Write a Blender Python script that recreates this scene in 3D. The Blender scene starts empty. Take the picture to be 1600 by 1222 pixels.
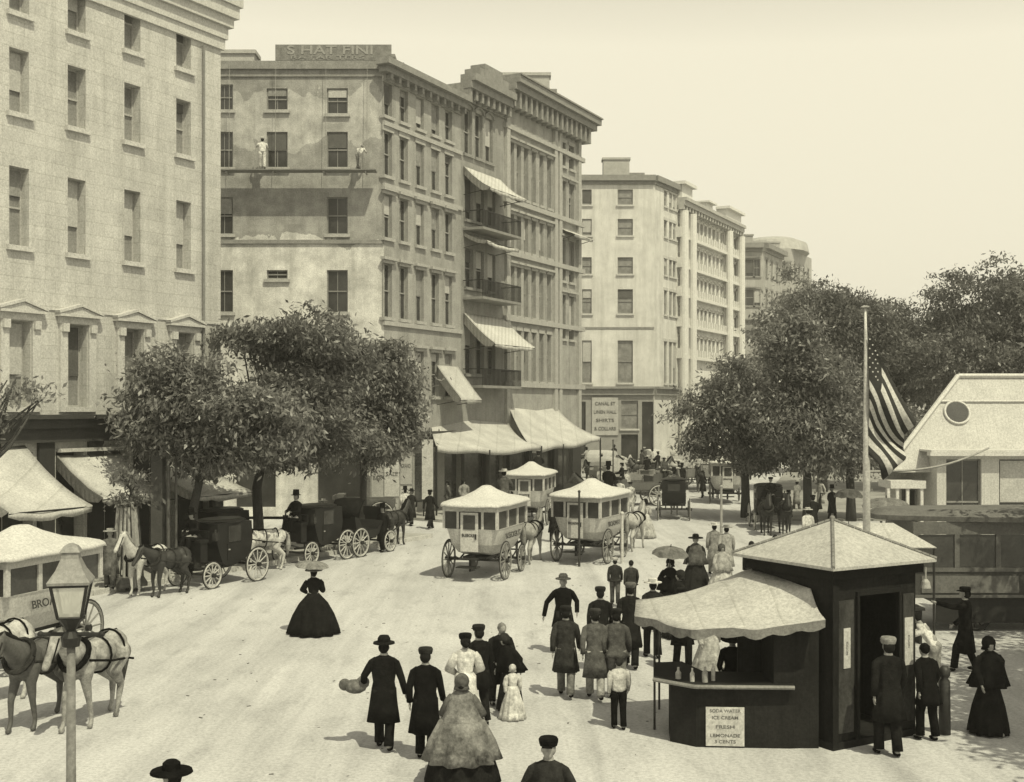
import bpy, bmesh, math, random
from mathutils import Vector, Matrix, noise
from math import sin, cos, pi, radians, sqrt, atan2
import numpy as np

# ------------------------------------------------------------------ camera, sky, sun, exposure
S = bpy.context.scene
C = S.collection
F, CX, HY, HC = 1900.0, 800.0, 640.0, 5.5     # focal length in photo pixels, principal column, horizon row, eye height
cam_d = bpy.data.cameras.new('camera'); cam = bpy.data.objects.new('camera', cam_d); C.objects.link(cam)
cam_d.sensor_width = 36; cam_d.lens = 36 * F / 1600; cam_d.shift_y = (HY - 611) / 1600
cam_d.clip_start = .3; cam_d.clip_end = 4000
cam.location = (0, 0, HC); cam.rotation_euler = (radians(90), 0, 0)
S.camera = cam
SUN_EL, SUN_AZ = 57.0, 150.0                   # azimuth clockwise from +Y: behind the camera, to the right
w = bpy.data.worlds.new("World"); S.world = w; w.use_nodes = True
nt = w.node_tree; nt.nodes.clear()
sky = nt.nodes.new('ShaderNodeTexSky'); sky.sky_type = 'NISHITA'; sky.sun_disc = False
sky.sun_elevation = radians(SUN_EL); sky.sun_rotation = radians(SUN_AZ); sky.dust_density = 1; sky.air_density = 1; sky.ozone_density = 1
bw = nt.nodes.new('ShaderNodeRGBToBW'); nt.links.new(sky.outputs[0], bw.inputs[0])
mr = nt.nodes.new('ShaderNodeMapRange'); mr.inputs[1].default_value = 1.4; mr.inputs[2].default_value = 2.75
mr.inputs[3].default_value = 2.3; mr.inputs[4].default_value = 8.6
nt.links.new(bw.outputs[0], mr.inputs[0])
tint = nt.nodes.new('ShaderNodeMix'); tint.data_type = 'RGBA'; tint.blend_type = 'MULTIPLY'; tint.inputs[0].default_value = 1
nt.links.new(mr.outputs[0], tint.inputs[6]); tint.inputs[7].default_value = (1.0, .94, .735, 1)
bg = nt.nodes.new('ShaderNodeBackground'); bg.inputs[1].default_value = .109
wo = nt.nodes.new('ShaderNodeOutputWorld')
nt.links.new(tint.outputs[2], bg.inputs[0]); nt.links.new(bg.outputs[0], wo.inputs[0])
sd = bpy.data.lights.new('sun', 'SUN'); sd.energy = 3.9; sd.angle = radians(.5); sd.color = (1.0, .95, .69)
sun = bpy.data.objects.new('sun', sd); C.objects.link(sun)
_el, _az = radians(SUN_EL), radians(SUN_AZ)
SV = Vector((sin(_az) * cos(_el), cos(_az) * cos(_el), sin(_el)))
sun.rotation_euler = SV.to_track_quat('Z', 'Y').to_euler(); sun.location = (20, -30, 60)
S.view_settings.view_transform = 'Standard'; S.view_settings.look = 'None'
S.view_settings.exposure = 0; S.view_settings.gamma = 1
S.cycles.volume_bounces = 0; S.cycles.max_bounces = 5; S.cycles.diffuse_bounces = 3

# ------------------------------------------------------------------ helpers
rnd = random.Random(7)
def Xp(px, Y): return (px - CX) / F * Y
def Zp(py, Y): return HC - (py - HY) * Y / F
def gp(px, py):
    Y = F * HC / (py - HY); return (Xp(px, Y), Y)

_m = {}
def mat(name, t, rough=.85, var=.18, sc=2.0, bump=.0, bsc=20, spec=.3, kind=None, t2=None, metal=0, stretch=(1,1,1), det=6, trans=0):
    key = name
    if key in _m: return _m[key]
    m = bpy.data.materials.new(name); m.use_nodes = True; n = m.node_tree; b = n.nodes['Principled BSDF']
    tc = n.nodes.new('ShaderNodeTexCoord'); mp = n.nodes.new('ShaderNodeMapping'); n.links.new(tc.outputs['Object'], mp.inputs[0])
    mp.inputs['Scale'].default_value = stretch
    no = n.nodes.new('ShaderNodeTexNoise'); no.inputs['Scale'].default_value = sc; no.inputs['Detail'].default_value = det; no.inputs['Roughness'].default_value = .65
    n.links.new(mp.outputs[0], no.inputs[0])
    r = n.nodes.new('ShaderNodeValToRGB'); e = r.color_ramp.elements
    lo, hi = (t * (1 - var), t * (1 + var)) if t2 is None else (t, t2)
    e[0].position = .3; e[1].position = .7
    e[0].color = (lo, lo * .99, lo * .95, 1); e[1].color = (hi, hi * .99, hi * .95, 1)
    n.links.new(no.outputs[0], r.inputs[0])
    out = r.outputs[0]
    if kind == 'ashlar' or kind == 'boards' or kind == 'stripes':
        if kind == 'ashlar':
            bk = n.nodes.new('ShaderNodeTexBrick'); bk.inputs['Scale'].default_value = 1; bk.inputs['Mortar Size'].default_value = .012
            bk.inputs['Brick Width'].default_value = 1.1; bk.inputs['Row Height'].default_value = .42; bk.inputs['Mortar Smooth'].default_value = .4
            bk.inputs['Color1'].default_value = (1, 1, 1, 1); bk.inputs['Color2'].default_value = (.9, .9, .9, 1); bk.inputs['Mortar'].default_value = (.74, .74, .72, 1)
            sp = n.nodes.new('ShaderNodeSeparateXYZ'); cb = n.nodes.new('ShaderNodeCombineXYZ'); ad = n.nodes.new('ShaderNodeMath')
            n.links.new(tc.outputs['Object'], sp.inputs[0]); n.links.new(sp.outputs[0], ad.inputs[0]); n.links.new(sp.outputs[1], ad.inputs[1])
            n.links.new(ad.outputs[0], cb.inputs[0]); n.links.new(sp.outputs[2], cb.inputs[1]); n.links.new(cb.outputs[0], bk.inputs[0]); f = bk.outputs[0]
        else:
            wv = n.nodes.new('ShaderNodeTexWave'); wv.wave_profile = 'SAW' if kind == 'boards' else 'SIN'; wv.inputs['Scale'].default_value = bsc; wv.bands_direction = 'X'
            n.links.new(tc.outputs['Object'], wv.inputs[0])
            r2 = n.nodes.new('ShaderNodeValToRGB'); r2.color_ramp.elements[0].color = (.8, .8, .79, 1) if kind == 'boards' else (.8, .8, .78, 1); r2.color_ramp.elements[1].position = .1 if kind == 'boards' else .6
            n.links.new(wv.outputs[1], r2.inputs[0]); f = r2.outputs[0]
        mx = n.nodes.new('ShaderNodeMix'); mx.data_type = 'RGBA'; mx.blend_type = 'MULTIPLY'; mx.inputs[0].default_value = 1
        n.links.new(out, mx.inputs[6]); n.links.new(f, mx.inputs[7]); out = mx.outputs[2]
    if kind in ('ashlar', 'stucco', 'stone'):   # soot washed down the wall in streaks
        ms_ = n.nodes.new('ShaderNodeMapping'); ms_.inputs['Scale'].default_value = (1.3, 1.3, .11); n.links.new(tc.outputs['Object'], ms_.inputs[0])
        n2 = n.nodes.new('ShaderNodeTexNoise'); n2.inputs['Scale'].default_value = 1.1; n2.inputs['Detail'].default_value = 7; n2.inputs['Roughness'].default_value = .7; n.links.new(ms_.outputs[0], n2.inputs[0])
        r2 = n.nodes.new('ShaderNodeValToRGB'); r2.color_ramp.elements[0].position = .33; r2.color_ramp.elements[1].position = .55; r2.color_ramp.elements[0].color = (.76, .76, .75, 1); n.links.new(n2.outputs[0], r2.inputs[0])
        mx = n.nodes.new('ShaderNodeMix'); mx.data_type = 'RGBA'; mx.blend_type = 'MULTIPLY'; mx.inputs[0].default_value = 1
        n.links.new(out, mx.inputs[6]); n.links.new(r2.outputs[0], mx.inputs[7]); out = mx.outputs[2]
    if kind == 'stucco' or kind == 'stone':   # big weather stains and fine grain on top
        n2 = n.nodes.new('ShaderNodeTexNoise'); n2.inputs['Scale'].default_value = .35; n2.inputs['Detail'].default_value = 8; n2.inputs['Roughness'].default_value = .7
        n.links.new(tc.outputs['Object'], n2.inputs[0])
        r2 = n.nodes.new('ShaderNodeValToRGB'); r2.color_ramp.elements[0].position = .35; r2.color_ramp.elements[1].position = .62
        v = .62 if kind == 'stucco' else .8
        r2.color_ramp.elements[0].color = (v, v, v, 1); n.links.new(n2.outputs[0], r2.inputs[0])
        mx = n.nodes.new('ShaderNodeMix'); mx.data_type = 'RGBA'; mx.blend_type = 'MULTIPLY'; mx.inputs[0].default_value = 1
        n.links.new(out, mx.inputs[6]); n.links.new(r2.outputs[0], mx.inputs[7]); out = mx.outputs[2]
    if kind != 'plain_':
        n3 = n.nodes.new('ShaderNodeTexNoise'); n3.inputs['Scale'].default_value = 17; n3.inputs['Detail'].default_value = 3; n3.inputs['Roughness'].default_value = .8
        n.links.new(tc.outputs['Object'], n3.inputs[0])
        r3 = n.nodes.new('ShaderNodeValToRGB'); r3.color_ramp.elements[0].position = .36; r3.color_ramp.elements[0].color = (.72, .72, .72, 1); r3.color_ramp.elements[1].position = .62; r3.color_ramp.elements[1].color = (1.06, 1.06, 1.06, 1)
        n.links.new(n3.outputs[0], r3.inputs[0])
        mx = n.nodes.new('ShaderNodeMix'); mx.data_type = 'RGBA'; mx.blend_type = 'MULTIPLY'; mx.inputs[0].default_value = 1
        n.links.new(out, mx.inputs[6]); n.links.new(r3.outputs[0], mx.inputs[7]); out = mx.outputs[2]
    n.links.new(out, b.inputs['Base Color'])
    b.inputs['Roughness'].default_value = rough; b.inputs['Specular IOR Level'].default_value = spec; b.inputs['Metallic'].default_value = metal
    if bump:
        bp = n.nodes.new('ShaderNodeBump'); bp.inputs['Strength'].default_value = bump; bp.inputs['Distance'].default_value = .03
        n4 = n.nodes.new('ShaderNodeTexNoise'); n4.inputs['Scale'].default_value = 14; n4.inputs['Detail'].default_value = 5
        n.links.new(tc.outputs['Object'], n4.inputs[0]); n.links.new(n4.outputs[0], bp.inputs['Height']); n.links.new(bp.outputs[0], b.inputs['Normal'])
    if trans:
        tr = n.nodes.new('ShaderNodeBsdfTranslucent'); n.links.new(out, tr.inputs[0])
        ms = n.nodes.new('ShaderNodeMixShader'); ms.inputs[0].default_value = trans
        o = n.nodes['Material Output']; n.links.new(b.outputs[0], ms.inputs[1]); n.links.new(tr.outputs[0], ms.inputs[2]); n.links.new(ms.outputs[0], o.inputs[0])
    _m[key] = m; return m
def fab(t):
    t = t * .42 if t < .1 else t * .85 if t < .4 else t * .8
    t = round(t, 3); return mat('cloth %.3f' % t, t, .95, .5, 5, .7, spec=.04)
_fab = fab
def fab(t):
    if t in (.201, .171): return mat('mottled dress cloth %.3f' % t, .035 if t == .201 else .05, .95, 0, 3.5, .9, t2=.3, spec=.05)
    return _fab(t)
def paint(t, rough=.5):
    t = t * .6 if t < .13 else t * .8
    t = round(t, 3); return mat('paint %.3f %.2f' % (t, rough), t, rough, .15, 3, .12, spec=.35)
SKIN = mat('skin', .3, .6, .06, 5); WOOD = mat('dark wood', .03, .6, .25, 3, .2, stretch=(1, 1, 8)); IRON = mat('iron', .02, .5, .2, 8)
GLASS = mat('window glass', .045, .15, .5, .8, spec=.6); GLASSA = mat('window glass with painted sky sheen', .24, .3, .5, .9, spec=.5); DARKIN = mat('dark interior', .02, .9, .2)  # GLASSA: paler grey paints the sky's reflection into the pane colour
CANVAS = mat('canvas', .54, .9, .2, .8, .5, trans=.12, kind='boards', bsc=.32); RIM = mat('pale painted wheel', .42, .55, .15, 4)

def link(o, parent=None):
    C.objects.link(o)
    if parent is not None: o.parent = parent
    return o
def obj(name, bm, m, parent=None, smooth=False, origin=None, doubles=False):
    if doubles: bmesh.ops.remove_doubles(bm, verts=bm.verts, dist=.0005)
    if origin is not None: bmesh.ops.translate(bm, verts=bm.verts, vec=-Vector(origin))
    me = bpy.data.meshes.new(name); bm.to_mesh(me); bm.free()
    me.materials.append(m)
    if smooth: me.shade_smooth() if hasattr(me, 'shade_smooth') else None
    o = bpy.data.objects.new(name, me)
    if origin is not None: o.location = origin
    return link(o, parent)
def thing(name, label, cat, loc=(0, 0, 0), rz=0, group=None):
    o = bpy.data.objects.new(name, None); o.empty_display_size = .3; o.location = loc; o.rotation_euler = (0, 0, radians(rz)); C.objects.link(o)
    return tag(o, label, cat, group)
def tag(o, label, cat, group=None):
    o['label'] = label; o['category'] = cat
    if group: o['group'] = group
    return o
def struct(o, kind='structure'): o['kind'] = kind; return o
def copy_tree(o, parent=None):
    c = o.copy(); C.objects.link(c)
    if parent is not None:
        c.parent = parent
    for ch in o.children: copy_tree(ch, c)
    return c
def BM(): return bmesh.new()
def box(bm, x0, x1, y0, y1, z0, z1, M=None):
    v = [Vector((x, y, z)) for z in (z0, z1) for y in (y0, y1) for x in (x0, x1)]
    if M is not None: v = [M @ p for p in v]
    v = [bm.verts.new(p) for p in v]
    for f in ((0, 2, 3, 1), (4, 5, 7, 6), (0, 1, 5, 4), (2, 6, 7, 3), (0, 4, 6, 2), (1, 3, 7, 5)): bm.faces.new([v[i] for i in f])
def prism(bm, poly, z0, z1):
    a = [bm.verts.new((x, y, z0)) for x, y in poly]; b = [bm.verts.new((x, y, z1)) for x, y in poly]
    n = len(poly)
    for i in range(n): bm.faces.new((a[i], a[(i + 1) % n], b[(i + 1) % n], b[i]))
    bm.faces.new(a[::-1]); bm.faces.new(b)
def tube(bm, pts, rad, seg=8, cap=True, flat=1.0):
    pts = [Vector(p) for p in pts]; n = len(pts)
    if not hasattr(rad, '__len__'): rad = [rad] * n
    t = (pts[1] - pts[0]).normalized(); up = Vector((0, 0, 1)) if abs(t.z) < .9 else Vector((0, 1, 0))
    u = t.cross(up).normalized(); rings = []
    for i, p in enumerate(pts):
        t = (pts[min(i + 1, n - 1)] - pts[max(i - 1, 0)]).normalized()
        u = (u - t * u.dot(t)).normalized(); v = t.cross(u)
        rings.append([bm.verts.new(p + (u * cos(2 * pi * k / seg) + v * flat * sin(2 * pi * k / seg)) * rad[i]) for k in range(seg)])
    for a, b in zip(rings, rings[1:]):
        for k in range(seg): bm.faces.new((a[k], a[(k + 1) % seg], b[(k + 1) % seg], b[k]))
    if cap: bm.faces.new(rings[0][::-1]); bm.faces.new(rings[-1])
def loft(bm, rings, seg=20, rip=0, nr=9, ph=0, cap=True, open_from=None):
    """rings: (cx, cy, z, rx, ry)"""
    R = []
    for i, (cx, cy, z, rx, ry) in enumerate(rings):
        q = rip * (i / max(1, len(rings) - 1)) ** 1.3
        R.append([bm.verts.new((cx + cos(2 * pi * k / seg) * rx * (1 + q * sin(nr * 2 * pi * k / seg + ph)), cy + sin(2 * pi * k / seg) * ry * (1 + q * sin(nr * 2 * pi * k / seg + ph)), z)) for k in range(seg)])
    up = rings[-1][2] > rings[0][2]
    for a, b in zip(R, R[1:]):
        for k in range(seg):
            f = (a[k], a[(k + 1) % seg], b[(k + 1) % seg], b[k]); bm.faces.new(f if up else f[::-1])
    if cap: bm.faces.new(R[0][::-1] if up else R[0]); bm.faces.new(R[-1] if up else R[-1][::-1])
def ball(bm, c, r, s=(1, 1, 1), sub=2, M=None):
    T = Matrix.Translation(c) @ (M or Matrix()) @ Matrix.Diagonal((r * s[0], r * s[1], r * s[2], 1))
    bmesh.ops.create_icosphere(bm, subdivisions=sub, radius=1, matrix=T)
def capsule(bm, a, b, ra, rb, k=5):
    a = Vector(a); b = Vector(b)
    tube(bm, [a, b], [ra, rb], 10); ball(bm, a, ra, sub=2); ball(bm, b, rb, sub=2)
def remesh(bm, vox):
    me = bpy.data.meshes.new('tmp'); bm.to_mesh(me); bm.free(); o = bpy.data.objects.new('tmp', me); C.objects.link(o)
    md = o.modifiers.new('r', 'REMESH'); md.mode = 'VOXEL'; md.voxel_size = vox; md.use_smooth_shade = True
    ms = o.modifiers.new('s', 'SMOOTH'); ms.iterations = 2; ms.factor = .5
    dg = bpy.context.evaluated_depsgraph_get(); r = bpy.data.meshes.new_from_object(o.evaluated_get(dg))
    bpy.data.objects.remove(o); bpy.data.meshes.remove(me); return r
def text(name, s, size, m, parent, M, depth=.01, fit=None):
    cu = bpy.data.curves.new(name, 'FONT'); cu.body = s; cu.size = size; cu.align_x = 'CENTER'; cu.align_y = 'CENTER'; cu.extrude = depth; cu.offset = size * .012
    o = bpy.data.objects.new(name, cu); C.objects.link(o); dg = bpy.context.evaluated_depsgraph_get()
    me = bpy.data.meshes.new_from_object(o.evaluated_get(dg)); bpy.data.objects.remove(o); bpy.data.curves.remove(cu)
    if fit:
        xs = [v.co.x for v in me.vertices]
        if xs:
            k = fit / (max(xs) - min(xs))
            me.transform(Matrix.Diagonal((k, 1, 1, 1)))
    me.transform(M); me.materials.clear(); me.materials.append(m)
    o = bpy.data.objects.new(name, me); return link(o, parent)
def facing(loc, ang=0, pitch=0):      # text lying in the XZ plane, readable from -Y; ang turns it about Z (degrees)
    return Matrix.Translation(loc) @ Matrix.Rotation(radians(ang), 4, 'Z') @ Matrix.Rotation(radians(90 + pitch), 4, 'X')

# ------------------------------------------------------------------ ground and pavements
def ground_mat():
    m = bpy.data.materials.new('dusty street'); m.use_nodes = True; n = m.node_tree; b = n.nodes['Principled BSDF']; L = n.links.new
    tc = n.nodes.new('ShaderNodeTexCoord')
    def nz(sc, det, st=(1, 1, 1), rot=0, ro=.6):
        mp = n.nodes.new('ShaderNodeMapping'); mp.inputs['Scale'].default_value = st; mp.inputs['Rotation'].default_value = (0, 0, radians(rot)); L(tc.outputs['Object'], mp.inputs[0])
        q = n.nodes.new('ShaderNodeTexNoise'); q.inputs['Scale'].default_value = sc; q.inputs['Detail'].default_value = det; q.inputs['Roughness'].default_value = ro; L(mp.outputs[0], q.inputs[0]); return q.outputs[0]
    def ramp(i, p0, p1, c0, c1):
        r = n.nodes.new('ShaderNodeValToRGB'); r.color_ramp.elements[0].position = p0; r.color_ramp.elements[1].position = p1
        r.color_ramp.elements[0].color = (c0, c0, c0, 1); r.color_ramp.elements[1].color = (c1, c1, c1, 1); L(i, r.inputs[0]); return r.outputs[0]
    def mul(a, c):
        x = n.nodes.new('ShaderNodeMix'); x.data_type = 'RGBA'; x.blend_type = 'MULTIPLY'; x.inputs[0].default_value = 1; L(a, x.inputs[6]); L(c, x.inputs[7]); return x.outputs[2]
    base = ramp(nz(.16, 8), .3, .7, .47, .6)
    tr = mul(ramp(nz(.9, 5, (1, .09, 1), 26), .36, .56, .84, 1), ramp(nz(1.6, 7, (1, .4, 1), 26, .75), .33, .5, .8, 1))
    grit = ramp(nz(14, 4, ro=.85), .36, .58, .72, 1.04)
    speck = ramp(nz(5, 7, ro=.8), .30, .36, .4, 1)
    ruts = mul(ramp(nz(2.4, 3, (1, .02, 1), 26), .38, .5, .93, 1), ramp(nz(1.3, 4, (1, .04, 1), 21), .34, .46, .93, 1))
    o = mul(mul(mul(mul(base, tr), grit), speck), ruts); L(o, b.inputs['Base Color']); b.inputs['Roughness'].default_value = .95; b.inputs['Specular IOR Level'].default_value = .1
    bp = n.nodes.new('ShaderNodeBump'); bp.inputs['Strength'].default_value = .5; bp.inputs['Distance'].default_value = .04; L(nz(6, 8, (1, .5, 1), 26), bp.inputs['Height']); L(bp.outputs[0], b.inputs['Normal'])
    return m
bm = BM(); v = [bm.verts.new(p) for p in ((-900, -60, 0), (900, -60, 0), (900, 1500, 0), (-900, 1500, 0))]; bm.faces.new(v)
struct(obj('ground', bm, ground_mat()))
PAVE = mat('flagstones', .42, .9, .14, .8, .2, kind='ashlar')
def line(P, sl):  # street line through P: X as a function of Y
    return lambda Y: P[0] + sl * (Y - P[1])
LA = line((-11.02, 46), .5526)                   # house front line of the near block
def onpx(P, sl, px):
    k = (px - CX) / F; Y = (P[0] - sl * P[1]) / (k - sl); return (k * Y, Y)
kx = lambda Y: LA(Y) + 4.0
bm = BM(); prism(bm, [(kx(8), 8), (kx(52.5), 52.5), (kx(52.5) - 30, 60.5), (LA(8) - 8, 8)], -.02, .14)
struct(obj('pavement', bm, PAVE))
KERB = mat('kerb stone', .5, .85, .2, 2, .3)
bm = BM(); d_ = Vector((sA_ := .5526, 1)).normalized()
for i in range(24):
    y0 = 9 + i * 1.8; y1 = y0 + 1.77; prism(bm, [(kx(y0) + .005, y0), (kx(y0) + .2, y0 - .09), (kx(y1) + .2, y1 - .09), (kx(y1) + .005, y1)], -.02, .155)
struct(obj('kerb', bm, KERB))
bm = BM(); prism(bm, [(-5.6, 61.0), (-3.4, 59.2), (9.5, 84), (5, 90), (-30, 90), (-30, 61.0)], -.02, .14)
struct(obj('pavement', bm, PAVE))
bm = BM(); prism(bm, [(11, 103), (15.5, 103), (70, 205), (20, 205), (9, 108)], -.02, .14)
struct(obj('pavement', bm, PAVE))
bm = BM(); prism(bm, [(11.5, 60), (60, 60), (90, 200), (33, 140)], -.02, .1)
struct(obj('park_ground', bm, mat('park path', .3, .95, .3, .5, .3)))

# ------------------------------------------------------------------ buildings
PANE_D = .2
_wm = {}
def window_set(root, M, w_, h_, style, bars, wallm, trim, reveal=.24):
    """one window as frame > pane, sill, lintel; the meshes are shared between windows of one size"""
    key = (round(w_, 2), round(h_, 2), style, bars, trim.name)
    if key not in _wm:
        fr = BM(); t = .06; y0, y1 = reveal - .1, reveal - .03
        box(fr, -w_ / 2, -w_ / 2 + t, y0, y1, 0, h_); box(fr, w_ / 2 - t, w_ / 2, y0, y1, 0, h_)
        box(fr, -w_ / 2 + t, w_ / 2 - t, y0, y1, 0, t); box(fr, -w_ / 2 + t, w_ / 2 - t, y0, y1, h_ - t, h_)
        box(fr, -w_ / 2 + t, w_ / 2 - t, y0 - .02, y1 - .01, h_ * .5 - .03, h_ * .5 + .03)
        if bars:
            box(fr, -.015, .015, y0 + .02, y1 - .01, t, h_ * .5 - .03); box(fr, -.015, .015, y0 + .02, y1 - .01, h_ * .5 + .03, h_ - t)
        pn = BM(); box(pn, -w_ / 2 + .01, w_ / 2 - .01, reveal - .055, reveal - .045, .01, h_ - .01)
        si = BM(); box(si, -w_ / 2 - .12, w_ / 2 + .12, -.14, reveal - .11, -.16, -.003)
        li = None
        if style == 'flat': li = BM(); box(li, -w_ / 2 - .12, w_ / 2 + .12, -.05, .02, h_ + .003, h_ + .26)
        if style == 'hood':
            li = BM(); box(li, -w_ / 2 - .15, w_ / 2 + .15, -.1, .02, h_ + .003, h_ + .16); box(li, -w_ / 2 - .25, w_ / 2 + .25, -.24, .02, h_ + .163, h_ + .3)
        if style == 'pediment':
            li = BM(); a = w_ / 2
            for s in (-1, 1):
                box(li, min(s * (a + .02), s * (a + .32)), max(s * (a + .02), s * (a + .32)), -.1, .02, -.16, h_ + .02)
                box(li, min(s * (a + .04), s * (a + .28)), max(s * (a + .04), s * (a + .28)), -.2, -.103, h_ - .25, h_ + .02)
            box(li, -a - .36, a + .36, -.1, .02, h_ + .022, h_ + .24); box(li, -a - .46, a + .46, -.26, .02, h_ + .243, h_ + .33)
            for (yy, zz, ov) in ((-.3, .0, .5), ):
                p = [(-a - .44, h_ + .333), (a + .44, h_ + .333), (0, h_ + .58)]
                f0 = [li.verts.new((x, -.22, z)) for x, z in p]; f1 = [li.verts.new((x, .02, z)) for x, z in p]
                li.faces.new(f0); li.faces.new(f1[::-1])
                for i in range(3): li.faces.new((f0[i], f1[i], f1[(i + 1) % 3], f0[(i + 1) % 3]))
            for s in (-1, 1):
                L = sqrt((a + .48) ** 2 + .26 ** 2); an = atan2(.26, a + .48)
                Mx = Matrix.Translation((s * -(a + .48), 0, h_ + .335)) @ Matrix.Rotation(-s * an, 4, 'Y')
                box(li, 0 if s > 0 else -L, L if s > 0 else 0, -.28, .02, 0, .09, Mx)
        if style == 'arch':
            li = BM(); n = 10; a = w_ / 2 + .13
            for i in range(n):
                t0, t1 = pi * i / n, pi * (i + 1) / n
                q = [(cos(t0) * w_ / 2, sin(t0)), (cos(t0) * a, sin(t0)), (cos(t1) * a, sin(t1)), (cos(t1) * w_ / 2, sin(t1))]
                hh = [h_ - .02 + (w_ / 2 * .6 if j in (0, 3) else a * .62) * q[j][1] for j in range(4)]
                fa = [li.verts.new((q[j][0], -.12, hh[j])) for j in range(4)]; fb = [li.verts.new((q[j][0], .02, hh[j])) for j in range(4)]
                li.faces.new(fa[::-1]) if True else None; li.faces.new(fb)
                for j in range(4): li.faces.new((fa[j], fb[j], fb[(j + 1) % 4], fa[(j + 1) % 4]))
        def me(n_, b_, m_):
            x = bpy.data.meshes.new(n_); b_.to_mesh(x); b_.free(); x.materials.append(m_); return x
        _wm[key] = (me('window', fr, paint(.5 if reveal > .4 else .4 if style != 'plain' else .3)), me('pane', pn, GLASSA if reveal > .4 or root.name == 'pale_corner_building' else GLASS), me('sill', si, trim), me('lintel', li, trim) if li else None)
    a, b_, c_, d_ = _wm[key]
    o = bpy.data.objects.new('window', a); o.matrix_local = M; link(o, root)
    link(bpy.data.objects.new('pane', b_), o); link(bpy.data.objects.new('sill', c_), o)
    if d_: link(bpy.data.objects.new('pediment' if style == 'pediment' else 'lintel', d_), o)
    q = rnd.random()
    if q < .6 and h_ > 1:      # a lowered blind of its own length
        k = rnd.choice((.2, .35, .45, .5, .62, .8))
        bb = BM(); box(bb, -w_ / 2 + .07, w_ / 2 - .07, reveal - .135, reveal - .115, h_ * (1 - k), h_ - .07)
        obj('blind', bb, (mat('linen blind', .45, .9, .1), mat('linen blind', .45, .9, .1), mat('grey curtain', .25, .9, .3), mat('dark shutter', .1, .8, .2))[rnd.randrange(4)], o)
    return o
def facade(root, A, B, z0, z1, wins, wallm, trim, name='wall', reveal=.24, bars=True):
    """wall from A to B (left to right in the picture) with real openings. wins: (u_mid, width, zlo, zhi, style)"""
    A = Vector((A[0], A[1])); B = Vector((B[0], B[1])); d = B - A; L = d.length; d /= L; nrm = Vector((d.y, -d.x))
    o0 = root.location
    def P(u, z, dep=0): p = A + d * u - nrm * dep; return Vector((p.x - o0.x, p.y - o0.y, z - o0.z))
    us = sorted({0, round(L, 4)} | {round(x, 4) for wn in wins for x in (wn[0] - wn[1] / 2, wn[0] + wn[1] / 2)})
    zs = sorted({round(z0, 4), round(z1, 4)} | {round(x, 4) for wn in wins for x in (wn[2], wn[3])})
    us = [u for u in us if 0 <= u <= L + .001]
    bm = BM(); V = {}
    def vv(u, z, dep=0):
        k = (u, z, dep)
        if k not in V: V[k] = bm.verts.new(P(u, z, dep))
        return V[k]
    for i in range(len(us) - 1):
        for j in range(len(zs) - 1):
            cu, cz = (us[i] + us[i + 1]) / 2, (zs[j] + zs[j + 1]) / 2
            if any(abs(cu - wn[0]) < wn[1] / 2 and wn[2] < cz < wn[3] for wn in wins): continue
            bm.faces.new((vv(us[i], zs[j]), vv(us[i + 1], zs[j]), vv(us[i + 1], zs[j + 1]), vv(us[i], zs[j + 1])))
    for wn in wins:
        a, b = wn[0] - wn[1] / 2, wn[0] + wn[1] / 2; c, e = wn[2], wn[3]
        q = [(a, c), (b, c), (b, e), (a, e)]
        f = [bm.verts.new(P(u, z)) for u, z in q]; g = [bm.verts.new(P(u, z, reveal)) for u, z in q]
        for i in range(4): bm.faces.new((f[i], g[i], g[(i + 1) % 4], f[(i + 1) % 4]))
    wl = obj(name, bm, wallm, root)
    ang = atan2(d.y, d.x)
    for wn in wins:
        M = Matrix.Translation(P(wn[0], wn[2])) @ Matrix.Rotation(ang, 4, 'Z')
        if wn[4] == 'open': 
            bb = BM(); box(bb, -wn[1] / 2, wn[1] / 2, reveal + .01, reveal + .05, 0, wn[3] - wn[2], M); obj('shop_window', bb, GLASS, root); continue
        window_set(root, M, wn[1], wn[3] - wn[2], wn[4], bars, wallm, trim, reveal)
    return wl, P, ang, L
def band(root, A, B, prof, m, name='cornice', e0=.0, e1=.0, brackets=None):
    """prof: list of (z0, z1, out) stacked boxes along A-B, butting on each other"""
    A = Vector(A); B = Vector(B); d = (B - A).normalized(); L = (B - A).length; o0 = root.location
    M = Matrix.Translation((A.x - o0.x, A.y - o0.y, -o0.z)) @ Matrix.Rotation(atan2(d.y, d.x), 4, 'Z'); bm = BM()
    for z0, z1, out in prof: box(bm, -e0 * out, L + e1 * out, -out, .02, z0, z1 - .003, M)
    if brackets:
        sp, wd, z0, z1, out = brackets; n = max(1, int(L / sp))
        for i in range(n + 1):
            u = .15 + i * (L - .3) / n; box(bm, u - wd / 2, u + wd / 2, -out, -.02, z0, z1 - .004, M)
    return obj(name, bm, m, root)
def body(root, poly, z1, wallm, roofm, skip=2, z0=0, par=.0):
    """back walls and roof; poly starts with the front points that facade() already covers"""
    o0 = root.location; bm = BM(); n = len(poly)
    for i in range(skip, n):
        a, b = poly[i], poly[(i + 1) % n]
        bm.faces.new([bm.verts.new((p[0] - o0.x, p[1] - o0.y, z - o0.z)) for p, z in ((a, z0), (b, z0), (b, z1), (a, z1))])
    obj('back_wall', bm, wallm, root)
    bm = BM(); bm.faces.new([bm.verts.new((p[0] - o0.x, p[1] - o0.y, z1 - par - o0.z)) for p in poly]); obj('roof', bm, roofm, root)
def upx(A, B, px):
    A = Vector(A); B = Vector(B); d = (B - A).normalized(); k = (px - CX) / F
    t = (k * A.y - A.x) / (d.x - k * d.y); return t, (A + d * t).y
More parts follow.
